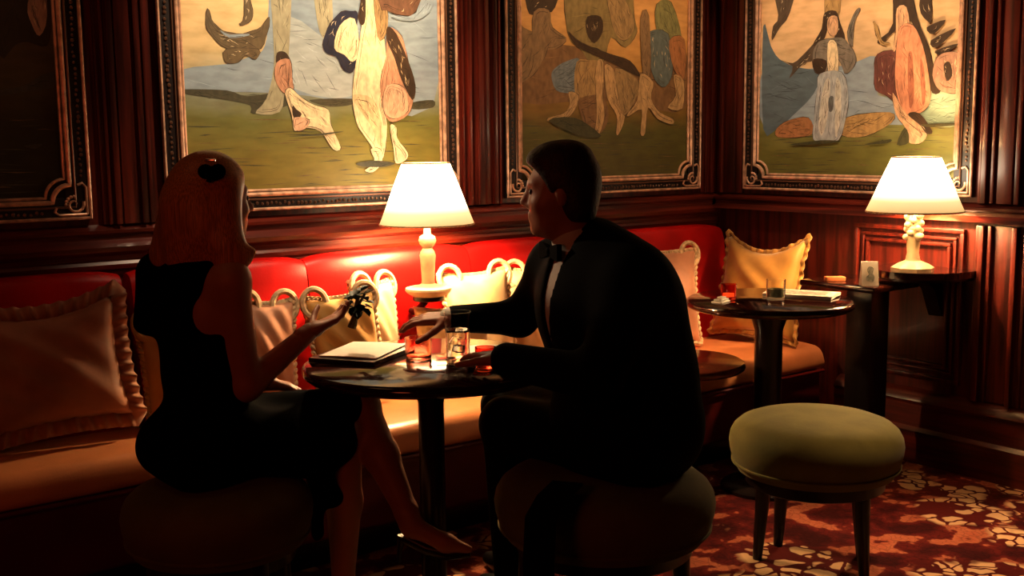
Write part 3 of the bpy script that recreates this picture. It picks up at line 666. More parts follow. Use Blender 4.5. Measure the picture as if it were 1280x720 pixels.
picture(0, -4.22, -2.94, FIGURES_SHADOW, C1, 'shadowed dark landscape picture at the far left, cropped by the photo edge')
picture(0, -2.70, -1.503, FIGURES_FEAST, C2, 'framed picture of robed pale dancers on olive field behind the woman')
picture(0, -1.268, -.121, FIGURES_RIDE, C3, "framed ochre picture of riders and a horse above the man's head")
picture(1, -.20, -1.352, FIGURES_LADIES, C4, 'framed picture of a silver-robed lady and a coral-robed lady on the right wall')

# ------------------------------------------------------------------ banquettes
def puffed(x0, x1, prof, mi=0, n=14, puff=.012):
    """upholstered panel: profile (y, z) run along x, swelling between the seams at its two ends"""
    mb = MB(); vs, fs = [], []; m = len(prof)
    cy = sum(p[0] for p in prof)/m; cz = sum(p[1] for p in prof)/m
    for i in range(n+1):
        t = i/n; k = 1-abs(2*t-1)**7; g = puff*(k-1)
        for y, z in prof:
            d = math.hypot(y-cy, z-cz) or 1; vs.append((x0+(x1-x0)*t, y+(y-cy)/d*g, z+(z-cz)/d*g))
    for i in range(n):
        for j in range(m): fs.append((i*m+j, i*m+(j+1) % m, (i+1)*m+(j+1) % m, (i+1)*m+j))
    fs.append(tuple(range(m-1, -1, -1))); fs.append(tuple(n*m+j for j in range(m)))
    return mb.add(vs, fs, mi)
def rnd_poly(pts, r, k=5):
    """polygon with rounded corners"""
    out = []; n = len(pts)
    for i in range(n):
        a, b, c = Vector(pts[i-1]), Vector(pts[i]), Vector(pts[(i+1) % n]); rr = r[i] if isinstance(r, (list, tuple)) else r
        u = (a-b); v = (c-b); d = min(rr, u.length*.45, v.length*.45); p = b+u.normalized()*d; q = b+v.normalized()*d
        for j in range(k+1): t = j/k; out.append(tuple(p*(1-t)**2+b*2*t*(1-t)+q*t*t))
    return out
def banquette(x0, x1, front, seams, label, zs=.42):
    t = thing('banquette', label, 'bench', ((x0+x1)/2, -.3, 0)); ox = (x0+x1)/2; oy = -.3
    def mk(mb, n, m): mb.v = [(v[0]-ox, v[1]-oy, v[2]) for v in mb.v]; return mb.build(n, m, t)
    mk(MB().box((x0+.005, front+.10, 0), (x1-.005, -.03, .10), 0, .004), 'plinth', M_DARK)
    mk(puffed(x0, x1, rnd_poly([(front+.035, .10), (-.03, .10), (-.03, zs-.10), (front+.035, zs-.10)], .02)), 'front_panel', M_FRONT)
    mk(puffed(x0, x1, rnd_poly([(front, zs-.095), (-.10, zs-.095), (-.10, zs-.01), (front+.16, zs+.012), (front+.03, zs)], [.06, .01, .02, .08, .05], 6)), 'seat', M_SEAT)
    xs = [x0]+seams+[x1]
    for a, b in zip(xs, xs[1:]):
        mk(puffed(a+.002, b-.002, rnd_poly([(-.20, zs-.02), (-.03, zs-.02), (-.025, .89), (-.05, .93), (-.115, .925), (-.14, .87)], [.02, .01, .02, .035, .04, .05], 5), puff=.016), 'backrest', M_LEATHER)
    pip = MB().tube([(x0+.02+(x1-x0-.04)*i/30, front+.012, zs-.098) for i in range(31)], .007, 7)
    mk(pip, 'piping', M_FRONT)
    return t
banquette(-2.865, -.07, -.746, [-2.24, -1.535, -.83], 'long red leather banquette with tan seat along the back wall behind both people')
banquette(-4.7, -2.89, -.575, [-3.6], 'shadowed red banquette at the far left with tan seat', .435)

# ------------------------------------------------------------------ cushions
def pillow(name, w, h, th, m, label, loc, rotz=0, tilt=18, roll=0, trimkind=None, pinch=.055, group=None, trim_mat=None, sag=0., ruf=.042):
    """square cushion standing on its lower edge; its face looks along -Y before turning"""
    mb = MB(); N = 22; vs, fs = [], []
    rr = random.Random(name+label)
    ph = [rr.random()*6 for _ in range(6)]
    def edge(u, v):
        x = u*w/2*(1-pinch*(1-v*v)*1.6); z = v*h/2*(1-pinch*(1-u*u)*1.6)
        if sag and v > 0: z -= sag*v*(1-u*u)
        return x, z
    for sgn in (-1, 1):
        for j in range(N+1):
            for i in range(N+1):
                u, v = -1+2*i/N, -1+2*j/N; x, z = edge(u, v)
                k = max(0, (1-u**2))**.42*max(0, (1-v**2))**.42
                y = sgn*th/2*k*(1+.10*math.sin(5*u+ph[0])*math.sin(4*v+ph[1])+.08*math.sin(9*(u+v)+ph[2]))-.01*u*v
                vs.append((x, y, z+h/2))
    A = (N+1)**2
    for sgn in (0, 1):
        for j in range(N):
            for i in range(N):
                a = sgn*A+j*(N+1)+i; q = (a, a+1, a+N+2, a+N+1); fs.append(q if sgn else q[::-1])
    o = mb.add(vs, fs).build(name, m, ang=80)
    bm = bmesh.new(); bm.from_mesh(o.data); bmesh.ops.remove_doubles(bm, verts=bm.verts[:], dist=.0004); bm.to_mesh(o.data); bm.free()
    o.rotation_euler = (math.radians(-tilt), math.radians(roll), rotz); o.location = (loc[0], loc[1], loc[2]+w/2*abs(math.sin(math.radians(roll)))+(ruf if trimkind == 'ruffle' else .006)); tag(o, label, 'cushion', group)
    rim = []
    for k in range(120):
        t = k/120*4; s_, f = int(t), t-int(t); u, v = [(-1+2*f, -1), (1, -1+2*f), (1-2*f, 1), (-1, 1-2*f)][s_]
        x, z = edge(u, v); rim.append((x, -.01*u*v, z+h/2, u, v))
    if trimkind == 'cord':
        c = MB(); K = 480; pts = []
        for k in range(K):
            a = rim[int(k/4) % 120]; b = rim[(int(k/4)+1) % 120]; t = (k % 4)/4; x, y, z = [a[i]*(1-t)+b[i]*t for i in range(3)]
            pts.append((x+.003*math.cos(k*.9), y+.003*math.sin(k*.9), z))
        c.tube(pts, .010, 6, closed=True)
        for cu, cv in ((-1, 1), (1, 1)):                                   # the cord is looped into an ear at the upper corners
            x, z = edge(cu, cv); lp = []
            for k in range(20):
                a = 2*PI*k/20; lp.append((x-cu*.035+.042*math.cos(a), -.012, z+h/2-.025+.05*math.sin(a)))
            c.tube(lp, .011, 7, closed=True)
        c.build('cord_trim', trim_mat or M_CORD, o)
    elif trimkind == 'ruffle':
        c = MB(); vs, fs = [], []; K = 360; W = ruf
        for k in range(K):
            a = rim[int(k/3) % 120]; b = rim[(int(k/3)+1) % 120]; t = (k % 3)/3; x, y, z, u, v = [a[i]*(1-t)+b[i]*t for i in range(5)]
            L_ = math.hypot(x, z-h/2) or 1; dx, dz = x/L_, (z-h/2)/L_
            if abs(u) > abs(v): dx, dz = (1 if u > 0 else -1), dz*.4
            else: dx, dz = dx*.4, (1 if v > 0 else -1)
            for q, (e, am) in enumerate(((-.006, .002), (W*.5, .009*W/.042), (W, .016*W/.042))):
                vs.append((x+dx*e, y+am*math.sin(k*.78+q*.3)+.004*math.sin(k*.31), z+dz*e))
        for k in range(K):
            for q in range(2): fs.append((k*3+q, k*3+q+1, ((k+1) % K)*3+q+1, ((k+1) % K)*3+q))
        r = c.add(vs, fs).build('ruffle_trim', trim_mat or m, o, ang=180)
        md = r.modifiers.new('thickness', 'SOLIDIFY'); md.thickness = .004
    return o
PI2 = PI/2
G = 'cream corded cushions along the red banquette'
R_ = math.radians
pillow('cushion', .42, .37, .13, M_PINKC, 'large rose gold cushion with ruffled edge on the far-left bench', (-3.17, -.36, 0.451), R_(-8), 16, -4, 'ruffle', trim_mat=M_PINKC, sag=.03)
pillow('cushion', .38, .34, .12, M_GOLDC, 'gold cushion cut off by the left photo edge', (-3.64, -.40, 0.451), R_(10), 20, 3, 'cord', trim_mat=M_GOLDC)
pillow('cushion', .25, .36, .12, M_GOLDC, "dull gold corded cushion mostly hidden behind the woman's back", (-2.77, -.33, 0.434), R_(-6), 20, 0, 'cord', group=G, trim_mat=M_GOLDC)
pillow('cushion', .20, .37, .10, M_PINKC, "small pinkish cushion with pale cord between the woman's upper arm and her raised hand", (-2.488, -.312, 0.434), R_(-10), 15, 4, 'cord', group=G)
pillow('cushion', .25, .37, .11, M_GOLDC, 'yellow gold cushion with cream cord behind the dark green posy', (-2.197, -.375, 0.434), R_(-14), 14, -4, 'cord', group=G)
pillow('cushion', .18, .40, .09, M_CREAMC, 'cream corded cushion left of the lit lamp base on the banquette', (-2.025, -.300, 0.434), R_(8), 14, 2, 'cord', group=G)
pillow('cushion', .28, .30, .11, M_CREAMC, 'low cream cushion directly under the base of the lit lamp on the banquette', (-1.80, -.40, 0.434), R_(-30), 16, 0, group=G)
pillow('cushion', .27, .40, .11, M_CREAMC, 'cream corded cushion just right of the lit lamp base on the banquette', (-1.60, -.33, 0.434), R_(-18), 14, -3, 'cord', group=G)
pillow('cushion', .34, .38, .12, M_CREAMC, "cream corded cushion above the man's outstretched forearm", (-1.30, -.33, 0.434), R_(-25), 14, 3, 'cord', group=G)
pillow('cushion', .40, .42, .13, M_PINKC, "rosy cushion with pale cord behind the man's back", (-.68, -.33, 0.434), R_(-20), 15, 2, 'cord', group=G)
pillow('cushion', .43, .46, .14, M_GOLDC, 'big gold ruffled cushion in the corner behind the small round table', (-.25, -.462, 0.434), R_(-84), 14, 0, 'ruffle', trim_mat=M_GOLDC, sag=.06, pinch=.07, ruf=.018)

# ------------------------------------------------------------------ tables
def round_table(loc, r, label, h=.73, col=.036, base=.17, top=M_TOP, th=.032, group=None):
    t = thing('cocktail_table', label, 'table', (loc[0], loc[1], 0), group=group)
    MB().lathe([(r*.90, h-th), (r-.012, h-th), (r-.002, h-th+.008), (r, h-th*.5), (r-.003, h-.006), (r-.012, h), (0.001, h)], 72).build('tabletop', top, t)
    MB().lathe([(.10, h-th-.02), (.12, h-th-.008), (.12, h-th)], 32).build('mounting_plate', M_DARK, t)
    MB().lathe([(col*1.5, .03), (col*1.25, .06), (col, .10), (col, h-.12), (col*1.3, h-.07), (col*2.2, h-th-.02)], 28).build('column', M_DARK, t)
    MB().lathe([(base, 0), (base, .012), (base*.92, .022), (base*.4, .03), (.002, .034)], 40).build('base', M_DARK, t)
    return t
round_table((-2.39, -1.165), .35, 'dark glossy round table between the woman and the man')
round_table((-.775, -1.0), .31, 'dark round table in the corner beside the big gold cushion', col=.052)
round_table((-1.075, -.842), .235, "low round table with red-brown top just right of the man's back", h=.51, col=.03, base=.10, top=mat('red-brown lacquer', (.22, .045, .02), .2, var=.4, vscale=(12, 3, 3), coat=.4), group=None)

# little ledge on the banquette back that carries the first lamp
t = thing('bracket_shelf', 'small round dark shelf under the lamp on the banquette back', 'shelf', (-1.832, -.29, .765))
MB().lathe([(.04, -.02), (.058, -.016), (.06, -.008), (.058, 0), (.001, 0)], 40).build('shelf_top', M_DARK, t)
MB().tube([(0, .02, -.02), (0, .07, -.06), (0, .10, -.072), (0, .122, -.07)], [.014, .014, .013, .013], 10).build('bracket', M_DARK, t)

# wall shelf for the second lamp
t = thing('wall_shelf', 'dark half-round wall shelf carrying the right-hand lamp', 'shelf', (0, -1.205, .81))
po = [(-.004, .19)]+[(-.30*math.sin(PI*k/20)**.8-.004, .19*math.cos(PI*k/20)) for k in range(1, 20)]+[(-.004, -.19)]
MB().prism(po, -.026, 0).build('shelf_top', M_TOP, t, ang=30)
MB().prism([(a*.93, b*.93) for a, b in po], -.038, -.026).build('moulding', M_DARK, t, ang=30)
MB().add(*(lambda p: ([(x, -.03, z) for x, z in p]+[(x, .03, z) for x, z in p], [tuple(range(len(p))), tuple(range(2*len(p)-1, len(p)-1, -1))]+[(k, (k+1) % len(p), len(p)+(k+1) % len(p), len(p)+k) for k in range(len(p))]))([(-.004, -.20), (-.004, -.038), (-.105, -.038), (-.10, -.06), (-.06, -.09), (-.03, -.15)])).build('corbel', M_DARK, t, ang=30)
# square pedestal table in front of it
t = thing('pedestal_table', 'narrow dark pedestal table holding the small white card', 'table', (-.27, -1.03, 0))
MB().box((-.15, -.175, .735), (.15, .175, .76), 0, .008).build('tabletop', M_TOP, t)
MB().box((-.125, -.15, .03), (-.01, -.035, .735), 0, .006).build('column', M_DARK, t)
MB().box((-.145, -.165, 0), (.08, .12, .03), 0, .006).build('base', M_DARK, t)

# ------------------------------------------------------------------ lamps
def lamp(loc, h0, label, kind, power, rt=.086, rb=.172, sh=.225):
    t = thing('table_lamp', label, 'lamp', loc)
    if kind == 'round':
        MB().lathe([(.060, 0), (.080, .014), (.086, .022), (.084, .030), (.066, .035), (.036, .040), (.026, .046)], 40).build('base', M_LAMPB, t)
        pr = [(.026, .042), (.024, .06), (.027, .12), (.030, .150), (.025, .165), (.017, .176), (.028, .190), (.033, .204), (.028, .218), (.014, .226), (.012, h0-.01)]
        MB().lathe(pr, 28).build('stem', M_LAMPB, t)
    else:
        MB().lathe([(.082, 0), (.082, .014), (.060, .028), (.030, .040), (.026, .05)], 8).build('base', M_LAMPB, t, ang=20)
        MB().lathe([(.026, .05), (.022, .07), (.024, .10), (.028, .13), (.024, .15), (.030, .165), (.022, .185), (.026, .2), (.014, .215), (.012, h0-.01)], 24).build('stem', M_LAMPB, t)
        o = MB(); rr = random.Random(5)
        for k in range(18): a = k*2.4; z = .125+.006*k; o.ball((.026*math.cos(a), .026*math.sin(a), z), (.011+rr.random()*.006, .011+rr.random()*.006, .013), 8, 6)
        o.ball((-.012, -.030, .135), (.016, .016, .015)); o.build('leaf_ornament', M_LAMPB, t)
    n = 60; P = MB(); prof = [(rb, 0), (rb*.995, .004)]+[(rb+(rt-rb)*k/8, sh*k/8) for k in range(1, 8)]+[(rt, sh)]
    P.lathe(prof, n*2, wob=lambda a, z: .010*math.cos(n*a), capb=False, capt=False)
    s = P.build('lamp_shade', M_SHADE, t, (0, 0, h0), ang=80)
    m_ = s.modifiers.new('cloth', 'SOLIDIFY'); m_.thickness = .0012
    MB().tube([(rb*1.0*math.cos(2*PI*k/64), rb*math.sin(2*PI*k/64), .003) for k in range(64)], .0032, 6, closed=True).build('trim_band', M_CORD, s)
    MB().tube([(rt*math.cos(2*PI*k/48), rt*math.sin(2*PI*k/48), sh-.002) for k in range(48)], .003, 6, closed=True).build('trim_band', M_CORD, s)
    MB().ball((0, 0, h0+.062), (.024*power, .024*power, .03*power), 16, 12).build('bulb', M_BULB, t)
    MB().lathe([(.011, h0-.02), (.012, h0+.035), (.009, h0+.04)], 14).build('socket', M_BEAD, t)
    w = MB().tube([(0, 0, h0+.036), (0, 0, h0+.04)], .006)
    for k in range(3): a = 2*PI*k/3; w.tube([(.012*math.cos(a), .012*math.sin(a), h0+.04), (rt*.98*math.cos(a), rt*.98*math.sin(a), h0+sh-.004)], .0018, 5)
    w.build('shade_carrier', M_BEAD, t)
    return t
lamp((-1.832, -.29, .765), .262, 'lit table lamp with pale pleated shade between the woman and the man', 'round', 1.0)
lamp((-.205, -1.225, .81), .228, 'lit table lamp on the dark wall shelf at the right', 'leafy', .82, .088, .18, .212)
# ------------------------------------------------------------------ stools
def stool(loc, r, h, label, leg_rf, rot=0):
    t = thing('round_stool', label, 'stool', (loc[0], loc[1], 0), (0, 0, -YAW+rot)); th = .17; b = h-th
    MB().lathe([(r*.80, b-.012), (r*.90, b-.004), (r*.955, b+.025), (r*.99, b+.06), (r*1.0, b+.085), (r*.985, b+.108), (r*.945, b+.128), (r*.87, b+.145), (r*.75, b+.157), (r*.55, b+.165), (r*.28, b+.1695), (.003, h)], 72).build('seat', M_STOOL, t)
    MB().tube([(r*.955*math.cos(2*PI*k/72), r*.955*math.sin(2*PI*k/72), b+.022) for k in range(72)], .005, 6, closed=True).build('piping', M_STOOL, t)
    MB().lathe([(r*.76, b-.05), (r*.80, b-.045), (r*.80, b-.008), (r*.7, b-.004)], 48).build('apron', M_DARK, t)
    for x, y in leg_rf:
        k = 1.10
        MB().tube([(x, y, b-.01), (x*1.02, y*1.02, b*.6), (x*k, y*k, .008), (x*k, y*k, .0)], [.026, .023, .015, .014], 12).build('leg', M_DARK, t)
    return t
def RF(R, F, z=0): return CAM.xy.to_3d()+rt*R+Vector((math.sin(YAW), math.cos(YAW), 0))*F+Vector((0, 0, z))
stool((-1.272, -1.607), .262, .485, 'empty olive velvet stool standing on the carpet at lower right', [(.105, -.135), (.155, .055), (-.145, .05), (-.06, .155)])
MAN, WOM = (.235, 2.80), (-.775, 2.80)
stool(RF(*MAN)[:2], 0.288, .485, 'olive velvet stool the man sits on', [(.20, 0), (0, .20), (-.20, -.02), (0, -.20)])
stool(RF(*WOM)[:2], .245, .465, 'shadowed velvet stool the woman sits on', [(.13, -.13), (.13, .13), (-.13, .13), (-.13, -.13)])

def place(o, org): o.location = RF(*org); o.rotation_euler = (0, 0, -YAW)
# ------------------------------------------------------------------ the woman (local: x right, y away from the viewer)
WO = (*WOM, 0)
TBL = (-.2285, 3.008)
def wpost(P, D): return carve(P, carve(P, D, WOM, .250, .20, .4665, .03), TBL, .352, .692, .7315)
def mpost(P, D): return carve(P, carve(P, D, MAN, .292, .25, .4865, .03), TBL, .352, .692, .7315)
dW = unit((.72, .69, 0)); RW = frame_of(dW)
e = lambda c, r, k=.05: ell(c, r, RW, k)
rsh, lsh = np.array((-.715, 2.80, .985)), np.array((-.95, 2.99, .985))
elb, wri = np.array((-.695, 2.845, .70)), np.array((-.545, 2.945, .825))
HW = (-.772, 2.895, 1.185)
hp, HP, HR = head_prims(HW, (.80, .60, -.02), sc=(.94, .92, .93))
torso = [e((-.80, 2.865, .565), (.16, .115, .10)), e((-.825, 2.865, .74), (.108, .08, .17)), e((-.832, 2.885, .905), (.135, .09, .13)), cap(rsh, lsh, .042, .042, .05),
         cap((-.815, 2.885, 1.0), (-.79, 2.89, 1.11), .052, .046, .04)]
arms = [cap(rsh, elb, .044, .036, .04), cap(elb, wri, .038, .025, .02), cap(lsh, (-.90, 3.08, .73), .043, .036, .04), cap((-.90, 3.08, .73), (-.70, 3.06, .66), .037, .025, .02)]
hipR, hipL = (-.755, 2.82, .535), (-.845, 2.95, .545)
kneR, kneL = (-.475, 3.0, .525), (-.435, 3.08, .585)
ankR, ankL = (-.487, 3.0, .085), (-.290, 2.885, .335)
legs = [cap(hipR, kneR, .078, .056, .03), cap(kneR, (-.478, 3.005, .33), .050, .050, .02), cap((-.478, 3.005, .33), ankR, .050, .031, .02), cap(ankR, (-.455, 3.01, .04), .030, .026, .02), cap((-.455, 3.01, .04), (-.42, 3.022, .022), .027, .017, .02),
        cap(hipL, kneL, .080, .058, .03), cap(kneL, (-.368, 2.99, .465), .050, .049, .02), cap((-.368, 2.99, .465), ankL, .048, .031, .02),
        cap(ankL, (-.278, 2.878, .300), .030, .027, .02), cap((-.278, 2.878, .300), (-.185, 2.862, .258), .028, .023, .02), cap((-.185, 2.862, .258), (-.125, 2.855, .242), .024, .013, .02)]
hR = hand_prims(wri, (.72, .55, .32), (-.35, -.10, .93), 1, (.22, .28, .34, .42), .12, (1.0, .55), .90)
hL = hand_prims((-.70, 3.06, .66), (.8, .3, -.22), (0, 0, -1), -1, (.5, .5, .5, .5), .05, (.5, .2), .86)
woman = skin('person', [solid(torso+arms+legs+hp, .0065, post=wpost), solid(hR, .0032), solid(hL, .0036)], M_SKIN, org=WO, sm=2)
place(woman, WO); tag(woman, 'woman with auburn shoulder-length hair in sleeveless black dress, legs crossed, one hand raised', 'person')
thighs = [cap(hipR, (-.50, 2.985, .525), .098, .066, .06), cap(hipL, (-.462, 3.065, .582), .10, .062, .06), cap((-.62, 2.88, .52), (-.50, 2.965, .50), .075, .05, .06),
          cap((-.60, 2.86, .50), (-.50, 2.955, .36), .055, .030, .06), cap((-.56, 2.87, .46), (-.545, 2.92, .27), .040, .024, .05), cap((-.915, 2.84, .54), (-.80, 2.73, .52), .078, .080, .07)]
dress = [grow(p, .013) for p in torso[:4]]+thighs+[cap((-.955, 2.95, .985), (-.975, 2.90, .86), .045, .03, .05), cap((-.83, 2.83, .985), (-.82, 2.87, 1.015), .055, .06, .04)]
dress += [sub(ell((-.685, 2.775, .955), (.095, .095, .115), None, .012)), sub(ell((-.755, 2.745, .90), (.060, .055, .065), None, .02)), sub(ell((-.77, 2.93, 1.085), (.075, .075, .05), None, .02)), cap((-.81, 2.83, 1.0), (-.735, 2.845, 1.005), .050, .050, .02)]
skin('dress', [solid(dress, .0068, post=wpost)], M_BLACK, woman, WO)
def hair_post(P, D): return D
H = lambda s, f, u: tuple(HP(s, f, u))
El = lambda q, r, k=.03: ell(HP(*q), r, HR, k)
hair = [El((0, -.018, .042), (.086, .098, .088)), El((0, -.060, -.06), (.102, .066, .125), .05), cap(H(.078, .0, .03), H(.100, -.005, -.165), .036, .040, .04), cap(H(-.078, -.012, .02), H(-.150, -.055, -.160), .044, .058, .05), cap(H(-.10, -.06, -.04), H(-.12, -.08, -.16), .05, .055, .05),
        cap(H(0, -.085, -.02), H(0, -.075, -.165), .06, .058, .05), cap(H(.098, -.005, -.12), H(.118, .028, -.150), .034, .022, .03), cap(H(.118, .028, -.150), H(.128, .050, -.140), .022, .010, .02), cap(H(-.07, -.06, -.08), H(-.10, -.07, -.175), .05, .045, .05)]
for k in range(5):   # locks that break up the ends
    s = -.12+.03*k; hair.append(cap(H(s, -.085, -.10), H(s*1.08, -.085+.012*(k % 2), -.185-.012*(k % 3)), .018, .012, .012))
hair += [sub(El((.005, .135, -.055), (.072, .115, .125), .02))]
skin('hair', [solid(hair, .0055)], M_HAIRW, woman, WO, sm=1)
bw = MB(); bc = Vector((-.747, 2.785, 1.262))-Vector(WO)
for s in (-1, 1): bw.ball(bc+Vector((s*.014, s*.006, -.002)), (.020, .013, .019), 12, 8)
bw.ball(bc, (.011, .014, .012)); bw.tube([bc, bc+Vector((-.008, -.006, -.028))], [.010, .006]); bw.tube([bc, bc+Vector((.010, -.004, -.024))], [.010, .006])
bw.build('hair_bow', M_BLACK, woman)
cl = MB(); cl.box((-.012, -.006, -.003), (.012, .006, .004), 0, .002); cl.build('hair_clip', mat('silver clip', (.7, .65, .6), .2, metal=.9, var=.1), woman, bc+Vector((.0, -.004, .026)))
er = MB(); ep = Vector(HP(.073, .006, -.045))-Vector(WO); er.ball(ep, .006, 8, 6).ball(ep+Vector((.004, -.004, -.012)), .005, 8, 6); er.build('earring', mat('gold earring', (.8, .6, .3), .2, metal=.9, var=.1), woman)
for s in (-1, 1): MB().ball(Vector(HP(s*.031, .079, .003))-Vector(WO), .0085, 10, 8).build('eye', M_EYE, woman)
shw = MB()
def shoe_prims(a, toe, heel): return [cap(a, toe, .033, .024, .02), cap(a, heel, .030, .022, .02)]
sandal = MB()
sandal.tube([(-.300+.775, 2.885-2.80, .268), (-.24+.775, 2.872-2.80, .240), (-.18+.775, 2.862-2.80, .228), (-.12+.775, 2.855-2.80, .230)], [.016, .016, .018, .010], 10)
sandal.tube([(-.306+.775, 2.886-2.80, .272), (-.312+.775, 2.886-2.80, .235), (-.316+.775, 2.886-2.80, .195)], [.012, .008, .006], 8)
sandal.build('shoe', M_SHOE, woman)
s2 = MB(); s2.tube([(-.50+.775, 2.99-2.80, .034), (-.445+.775, 3.015-2.80, .031), (-.42+.775, 3.022-2.80, .023)], [.033, .03, .02], 10); s2.build('shoe', M_SHOE, woman)

# posy she holds up
tip = Vector((-.437, 3.05, .885))
t = thing('posy', "dark green leafy posy held at the woman's fingertips", 'flower', RF(-.428, 3.045, .852), (0, 0, -YAW))
o = MB(); rr = random.Random(4)
o.tube([(-.012, 0, -.03), (-.004, 0, .03), (.004, 0, .07)], [.008, .006, .004], 8); o.tube([(-.004, 0, .02), (.02, .0, .06)], .004, 6); o.tube([(-.02, .0, -.035), (.0, 0, .02)], [.013, .006], 8)
o.build('stem', M_STALK, t)
for k in range(30):
    a = k*2.4; z = .012+.062*(k/29); r = .004+.016*rr.random()*math.sin(PI*(.2+.7*k/29)); L_ = .024+.012*rr.random(); b = Vector((r*math.cos(a), r*math.sin(a), z))
    M = Matrix.Translation(b) @ Matrix.Rotation(a, 4, 'Z') @ Matrix.Rotation(rr.uniform(-.6, 1.0), 4, 'Y')
    l = MB(); l.add([(0, 0, 0), (L_*.35, .014, .003), (L_*.75, .011, .002), (L_, 0, -.004), (L_*.75, -.011, .002), (L_*.35, -.014, .003), (L_*.5, 0, -.003)], [(0, 6, 1), (1, 6, 2), (2, 6, 3), (3, 6, 4), (4, 6, 5), (5, 6, 0)], 0, M)
    ob = l.build('leaf', M_LEAF, t)
# ------------------------------------------------------------------ the man
MO = (*MAN, 0)
dM = unit((-.90, -.42, 0)); RM = frame_of(dM)
e = lambda c, r, k=.06: ell(c, r, RM, k)
ls, rs = np.array((.300, 2.680, .968)), np.array((.125, 2.995, .985))
HM = (.124, 2.85, 1.198)
hpm, MP, MR = head_prims(HM, (-1, .04, -.03), sc=(1.0, .87, .97))
mt = [e((.255, 2.83, .57), (.17, .13, .12)), e((.262, 2.85, .73), (.165, .13, .17)), e((.215, 2.85, .895), (.175, .125, .16)), cap(ls, rs, .055, .055, .06), cap((.195, 2.845, 1.0), (.145, 2.85, 1.13), .058, .054, .04)]
eN, wN = np.array((.20, 2.585, .765)), np.array((-.015, 2.70, .790))
eF, wF = np.array((.02, 3.09, .832)), np.array((-.160, 3.050, .838))
ma = [cap(ls, eN, .052, .044, .04), cap(eN, wN, .042, .028, .02), cap(rs, eF, .052, .044, .04), cap(eF, wF, .042, .028, .02)]
hN, hF = (.29, 2.73, .54), (.21, 2.93, .545)
kN, kF = (-.02, 3.02, .545), (-.02, 3.21, .55)
aN, aF = (-.01, 3.04, .09), (.0, 3.22, .09)
ml = [cap(hN, kN, .085, .062, .03), cap(kN, aN, .055, .036, .02), cap(hF, kF, .085, .062, .03), cap(kF, aF, .055, .036, .02)]
gF = hand_prims(wF, (-.93, .05, .0), (-.05, .15, -1), -1, (.30, .36, .40, .46), .08, (.75, .5), 1.)
gN = hand_prims(wN, (-.62, .78, -.01), (0, 0, -1), -1, (.20, .23, .26, .30), .05, (.6, .12), 1.)
man = skin('person', [solid(mt+ma+ml+hpm, .0065, post=mpost), solid(gF, .0034), solid(gN, .0036)], M_SKIN, org=MO)
place(man, MO); tag(man, 'man in black suit and bow tie, in profile, one arm outstretched on the table', 'person')
jk = [grow(p, .020) for p in mt[:4]]+[e((.295, 2.845, .72), (.185, .150, .17)), e((.285, 2.83, .56), (.205, .175, .13)), e((.25, 2.85, .90), (.19, .135, .15))]
jk += [cap(ls, eN, .074, .060, .05), cap(eN, wN, .058, .043, .03), cap(rs, eF, .072, .050, .05), cap(eF, wF, .050, .038, .03), cap((.255, 2.79, 1.02), (.215, 2.87, 1.055), .062, .058, .05), cap((.34, 2.77, .57), (.30, 2.67, .52), .11, .06, .06), cap((.215, 2.83, 1.03), (.295, 2.72, 1.0), .066, .066, .09), cap((.325, 2.77, .90), (.36, 2.80, .62), .105, .115, .09)]
def vmask(P, grow_=0.):
    q = (P-np.array((.215, 2.85, 0), np.float32))@RM.T.astype(np.float32); s, f, u = q[..., 0], q[..., 1], q[..., 2]
    w = .003+.034*np.clip((u-.80)/.24, 0, 1.3)+grow_
    return np.maximum(np.maximum(np.abs(s-.0)-w, .03-f), np.maximum(.80-grow_-u, u-1.10))
jacket = solid(jk+[cap((.222, 2.80, 1.055), (.215, 2.885, 1.07), .056, .05, .03), sub(ell((.122, 2.845, 1.11), (.070, .066, .062), None, .012))], .0068, post=lambda P, D: mpost(P, np.maximum(D, -vmask(P))))
skin('jacket', [jacket], M_SUIT, man, MO, sm=2)
sh_ = [grow(p, .012) for p in mt[1:4]]+[cap((.185, 2.845, 1.02), (.165, 2.848, 1.072), .066, .062, .02), cap(wF+unit(eF-wF)*.03, wF+unit(wF-eF)*.012, .034, .034, .01)]
def shirt_post(P, D):
    q = (P-np.array((.215, 2.85, 0), np.float32))@RM.T.astype(np.float32); front = .0-q[..., 1]
    near_cuff = P[..., 0]+.10
    return np.where(P[..., 0] < -.10, D, np.maximum(D, np.minimum(front, 1.03-P[..., 2])))
skin('shirt', [solid(sh_, .006, post=shirt_post)], M_SHIRT, man, MO, sm=1)
bt = MB(); nb = np.array((.165, 2.848, 1.047))+dM*.073; bx = RM[0]
for s in (-1, 1):
    vs = []
    for px, hz in ((.004, .009), (.020, .016), (.046, .022), (.050, .020)):
        for dz in (-1, 1):
            for dy in (-.007, .007): vs.append(Vector(nb+bx*s*px+dM*dy+np.array((0, 0, dz*hz)))-Vector(MO))
    fs = []
    for i in range(3):
        b = i*4; n = b+4
        for a, c in ((0, 1), (1, 3), (3, 2), (2, 0)): fs.append((b+a, b+c, n+c, n+a))
    fs += [(0, 1, 3, 2), (12, 13, 15, 14)]; bt.add(vs, fs)
bt.ball(Vector(nb+dM*.003)-Vector(MO), (.010, .010, .012)); bt.build('bow_tie', M_SUIT, man)
skin('trousers', [solid([grow(p, .014) for p in ml]+[e((.255, 2.83, .56), (.175, .135, .10))], .0075, post=mpost)], M_SUIT, man, MO)
